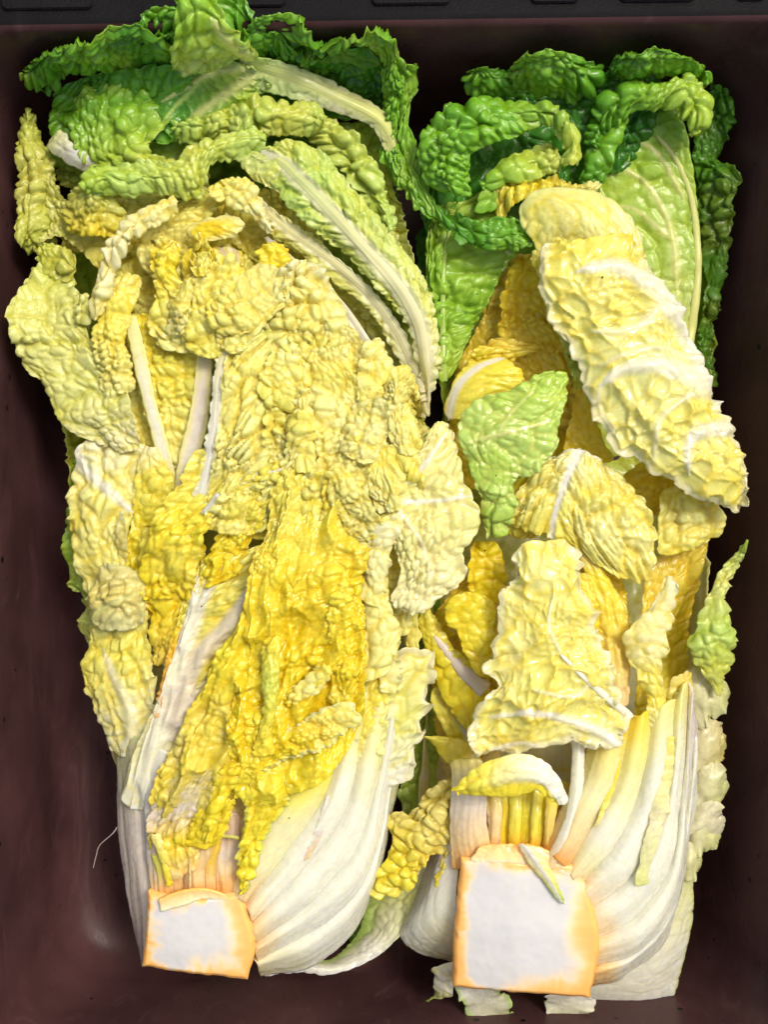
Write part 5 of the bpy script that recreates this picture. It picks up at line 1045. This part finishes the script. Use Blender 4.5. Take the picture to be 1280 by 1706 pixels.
# golden cut stalks above the stem
leaf('leaf_stalk', cr, [[(770, 1470, 262), (775, 1390, 268), (790, 1300, 272)], [(970, 1470, 270), (960, 1390, 276), (950, 1280, 280)]], [(0, 'orange'), (1, 'amber')], bub=(14, 1.5), fib=1, mat=M['stalk'])
for (x0, x1, t0, t1, yb, yt, h, c) in ((800, 870, 800, 872, 1425, 1300, 306, 'gold'), (845, 925, 850, 935, 1420, 1305, 308, 'lemon'), (808, 838, 806, 842, 1424, 1308, 318, 'peach'), (846, 872, 844, 876, 1412, 1316, 318, 'yel'), (878, 898, 884, 906, 1414, 1312, 320, 'yel'), (898, 922, 908, 936, 1426, 1322, 322, 'peach')):
    leaf('leaf_stalk', cr, [[(x0, yb, h - 8), ((x0 + t0) / 2 + 3, (yb + yt) / 2, h), (t0, yt, h - 4)], [((x0 + x1) / 2, yb, h), ((x0 + x1 + t0 + t1) / 4 + 2, (yb + yt) / 2, h + 6), ((t0 + t1) / 2, yt, h)], [(x1, yb, h - 8), ((x1 + t1) / 2 - 2, (yb + yt) / 2, h), (t1, yt, h - 4)]], [(0, 'orange'), (0.3, c), (0.6, c), (1, 'lemon')], bub=(10, 0.6), rag=(2.5, 18), th=6, fib=1, mat=M['stalk'], und=3, undl=40, wr=(3.5, 8, 16), alt=('gold', 0.5))
leaf('leaf_stalk', cr, [[(905, 1440, 332), (930, 1390, 342), (945, 1330, 345), (952, 1250, 340), (945, 1230, 338)], [(928, 1448, 330), (958, 1385, 340), (973, 1320, 345), (975, 1250, 340), (965, 1225, 336)]], [(0, 'peach'), (0.3, 'white'), (1, 'white')], bulge=10, bub=(14, 0.5), rag=(1.5, 40), th=10, fib=1, mat=M['stalk'])
leaf('leaf_stalk', cr, [[(755, 1450, 300), (748, 1380, 305), (750, 1300, 305), (745, 1260, 300)], [(825, 1430, 322), (812, 1370, 328), (812, 1310, 328), (805, 1260, 320)]], [(0, 'orange'), (0.25, 'peach'), (0.6, 'pinkw'), (1, 'khaki')], bulge=10, bub=(14, 0.5), rag=(2, 30), th=9, fib=1, mat=M['stalk'], wr=(2.5, 10, 16))
# rolled leaf end with white tube
leaf('inner_leaf', cr, [[(748, 1314, 394), (782, 1285, 404), (828, 1260, 410), (870, 1254, 412), (912, 1270, 408), (942, 1303, 400), (953, 1340, 390)], [(752, 1320, 396), (795, 1308, 412), (835, 1292, 420), (872, 1288, 422), (905, 1298, 416), (925, 1318, 406), (940, 1342, 392)], [(756, 1324, 384), (800, 1328, 392), (850, 1330, 396), (880, 1322, 398), (896, 1318, 398), (910, 1330, 396), (925, 1342, 386)]], [(0, 'lemon'), (0.3, 'yel'), (0.5, 'cream'), (0.7, 'white'), (1, 'snow')], bub=(22, 2), rag=(3, 26), th=6, uedge=(0.62, 0.8, 'lemon'), wr=(2, 8, 14), label='rolled leaf end with a thick white rib above the stem')
# fan of white stalks right of the stem
E = [[(915, 1420, 336), (950, 1350, 340), (985, 1280, 342), (1000, 1200, 342)],
     [(945, 1448, 331), (990, 1375, 338), (1030, 1300, 341), (1055, 1195, 342)],
     [(962, 1478, 324), (1025, 1410, 332), (1068, 1315, 337), (1090, 1180, 339)],
     [(976, 1520, 315), (1058, 1450, 323), (1108, 1330, 329), (1128, 1160, 333)],
     [(984, 1570, 303), (1076, 1515, 310), (1130, 1395, 316), (1150, 1130, 324)],
     [(988, 1610, 284), (1072, 1580, 288), (1132, 1480, 294), (1162, 1200, 306)],
     [(985, 1640, 245), (1045, 1624, 248), (1112, 1550, 254), (1162, 1330, 275)]]
CC = [[(0, 'orange'), (0.12, 'peach'), (0.5, 'cream'), (1, 'gold')], [(0, 'peach'), (0.12, 'cream'), (0.3, 'white'), (0.8, 'paley'), (1, 'gold')], [(0, 'peach'), (0.2, 'snow'), (0.7, 'white'), (1, 'paley')], [(0, 'peach'), (0.1, 'snow'), (0.2, 'snow'), (0.7, 'white'), (1, 'paley')],
      [(0, 'peach'), (0.15, 'snow'), (0.7, 'white'), (1, 'pinkw')], [(0, 'orange'), (0.05, 'peach'), (0.12, 'snow'), (0.8, 'white'), (1, 'white')]]
fan(cr, E, CC)
leaf('inner_leaf', cr, [[(1052, 1480, 330), (1066, 1400, 338), (1080, 1330, 342), (1086, 1220, 344)], [(1084, 1475, 328), (1096, 1420, 337), (1118, 1350, 341), (1134, 1220, 340)]], [(0, 'paleg'), (0.4, 'cream'), (1, 'yel')], bub=(26, 1.2), rag=(6, 44), ruf=(5, 90), bulge=3, th=1.8)
leaf('inner_leaf', cr, [[(985, 1385, 346), (1010, 1320, 350), (1025, 1250, 350)], [(1000, 1375, 344), (1028, 1310, 348), (1048, 1200, 350)]], [(0, 'paley'), (0.5, 'lemon'), (1, 'gold')], bub=(20, 2), rag=(4, 26))
# flat outer leaf at the lower right
leaf('outer_leaf', cr, [[(985, 1690, 130), (975, 1640, 190), (1040, 1590, 215), (1100, 1510, 222), (1130, 1440, 225)], [(1050, 1712, 130), (1080, 1640, 195), (1110, 1580, 210), (1130, 1500, 215), (1142, 1430, 218)], [(1108, 1702, 120), (1128, 1650, 160), (1148, 1570, 180), (1158, 1490, 190), (1152, 1430, 200)]], [(0, 'snow'), (0.5, 'white'), (1, 'paleg')], bub=(30, 1), rag=(3, 50), th=7, fib=0.7, mat=M['stalk'], edge='paleg', edgew=6, label='broad flat white outer leaf base at the lower right')
# left stalks
leaf('leaf_stalk', cr, [[(770, 1605, 190), (705, 1592, 195), (668, 1562, 200), (690, 1500, 205), (715, 1430, 210), (728, 1330, 215)], [(772, 1580, 245), (730, 1555, 262), (712, 1525, 270), (725, 1460, 272), (742, 1390, 275), (755, 1320, 275)], [(775, 1550, 285), (765, 1520, 295), (760, 1490, 300), (765, 1440, 300), (772, 1380, 300), (780, 1320, 300)]], [(0, 'cream'), (0.3, 'white'), (0.7, 'pinkw'), (1, 'khaki')], bub=(14, 0.6), rag=(2, 60), th=9, fib=1, mat=M['stalk'], wr=(0.9, 34, 12))
# scraps below the stem
leaf('leaf_shred', cr, [[(703, 1675, 190), (720, 1650, 215), (718, 1612, 235), (760, 1595, 250)], [(740, 1648, 200), (752, 1662, 215), (762, 1642, 235), (775, 1612, 250)]], [(0, 'ltg'), (0.3, 'greyg'), (0.5, 'white'), (1, 'white')], bub=(24, 3), rag=(4, 30), ruf=(5, 50), bulge=8, label='thin translucent leaf shred under the stem')
leaf('leaf_shred', cr, [[(750, 1640, 250), (775, 1690, 225), (800, 1700, 220), (850, 1708, 210), (872, 1740, 190)], [(800, 1640, 255), (830, 1648, 245), (852, 1660, 235), (860, 1690, 220), (888, 1738, 190)]], [(0, 'white'), (0.6, 'greyg'), (1, 'ltg')], bub=(26, 1), ruf=(8, 40), rag=(5, 26), th=1.5, edge='ltg', edgew=8)
leaf('leaf_shred', cr, [[(900, 1650, 240), (915, 1690, 215), (950, 1725, 190)], [(1000, 1660, 240), (985, 1700, 220), (980, 1730, 200)]], [(0, 'white'), (1, 'paleg')], bub=(26, 1), ruf=(7, 40), rag=(5, 26), th=1.5)
# stem
stem(cr, [[(756, 1645, 312), (760, 1540, 330), (770, 1432, 336)], [(862, 1656, 322), (868, 1550, 344), (864, 1434, 346)], [(984, 1664, 312), (1000, 1560, 330), (966, 1440, 338)]], 'stem', lambda u, v: 10 + 26 * (1 - sst(0.0, 0.2, u)) + 26 * sst(0.65, 1.0, u) + 18 * (1 - sst(0, 0.2, v)) * (1 - 0.6 * sst(0.3, 0.6, np.abs(u - 0.55) * 2)), 210, seed=8)
leaf('stem_ledge', cr, [[(778, 1442, 334), (790, 1420, 338), (800, 1405, 336)], [(860, 1452, 342), (862, 1425, 342), (862, 1402, 336)], [(955, 1470, 334), (935, 1435, 340), (915, 1412, 338)]], [(0, 'pinkw'), (0.4, 'peach'), (1, 'orange')], bub=(12, 1.2), rag=(3, 16), th=12, mat=M['core'])
leaf('heart_leaf', cr, [[(860, 1404, 352), (880, 1442, 354), (905, 1472, 354), (928, 1502, 348), (938, 1508, 344)], [(886, 1408, 356), (912, 1432, 360), (928, 1460, 358), (943, 1495, 350), (943, 1508, 345)]], [(0, 'cream'), (0.4, 'paley'), (0.7, 'yg'), (1, 'lg')], bulge=6, bub=(14, 2), rag=(3, 16), rib=(0.4, 5, 2), label='tiny green tipped leaf lying on the stem face')
# ------------------------------------------------------------------ loose pieces
GRP = None
lg_ = root('leaf_piece', 'torn light green leaf piece lying over the gap beside the rolled pale leaf', 'leaf', (850, 760, 375))
w = leaf('leaf_blade', lg_, [[(897, 624, 388), (850, 648, 392), (792, 662, 390), (760, 705, 386), (772, 765, 380), (795, 830, 370), (800, 875, 358), (818, 908, 345)], [(925, 618, 390), (900, 670, 402), (860, 705, 404), (830, 740, 400), (830, 790, 392), (830, 835, 380), (828, 870, 368), (828, 905, 350)], [(953, 620, 380), (946, 668, 390), (932, 708, 394), (930, 748, 392), (892, 790, 386), (862, 802, 382), (864, 842, 366), (842, 895, 346)]],
    [(0, 'lg'), (0.35, 'ltg'), (0.7, 'ltg'), (1, 'lg')], bub=(25, 6), rag=(5, 30), alt=('lg', 0.7), veincol='paleg', vein=0.35, und=8, seed=888, mat=M['wet'])
side_vein(w, [(785, 735), (830, 725), (880, 712), (925, 700)], 3, 1.5, 'paleg')
side_vein(w, [(830, 725), (850, 690), (885, 655)], 2, 1, 'paleg')
ly_ = root('leaf_piece', 'small torn yellow blistered leaf piece hanging in the gap between the two white stems', 'leaf', (690, 1410, 245))
leaf('leaf_blade', ly_, [[(742, 1288, 285), (705, 1318, 285), (690, 1348, 280), (655, 1350, 275), (638, 1370, 272), (652, 1398, 272), (636, 1432, 268), (610, 1458, 260), (602, 1490, 250)], [(765, 1305, 295), (735, 1340, 298), (715, 1370, 298), (695, 1385, 296), (685, 1400, 294), (690, 1420, 292), (675, 1445, 286), (650, 1470, 276), (622, 1494, 258)], [(784, 1335, 285), (760, 1352, 288), (752, 1388, 288), (757, 1418, 282), (722, 1428, 282), (705, 1450, 278), (695, 1475, 272), (675, 1490, 264), (645, 1496, 252)]], [(0, 'khaki'), (0.35, 'khaki'), (0.7, 'lemon'), (1, 'yel')], bub=(22, 8), rag=(5, 24), und=6, seed=654)
leaf('leaf_tip', ly_, [[(738, 1418, 284), (722, 1470, 272), (716, 1492, 266), (735, 1518, 256)], [(758, 1415, 282), (746, 1455, 274), (742, 1480, 268), (748, 1502, 258)]], [(0, 'khaki'), (0.5, 'lemon'), (1, 'yel')], bulge=8, bub=(20, 4), rag=(3, 20), ruf=(4, 40))
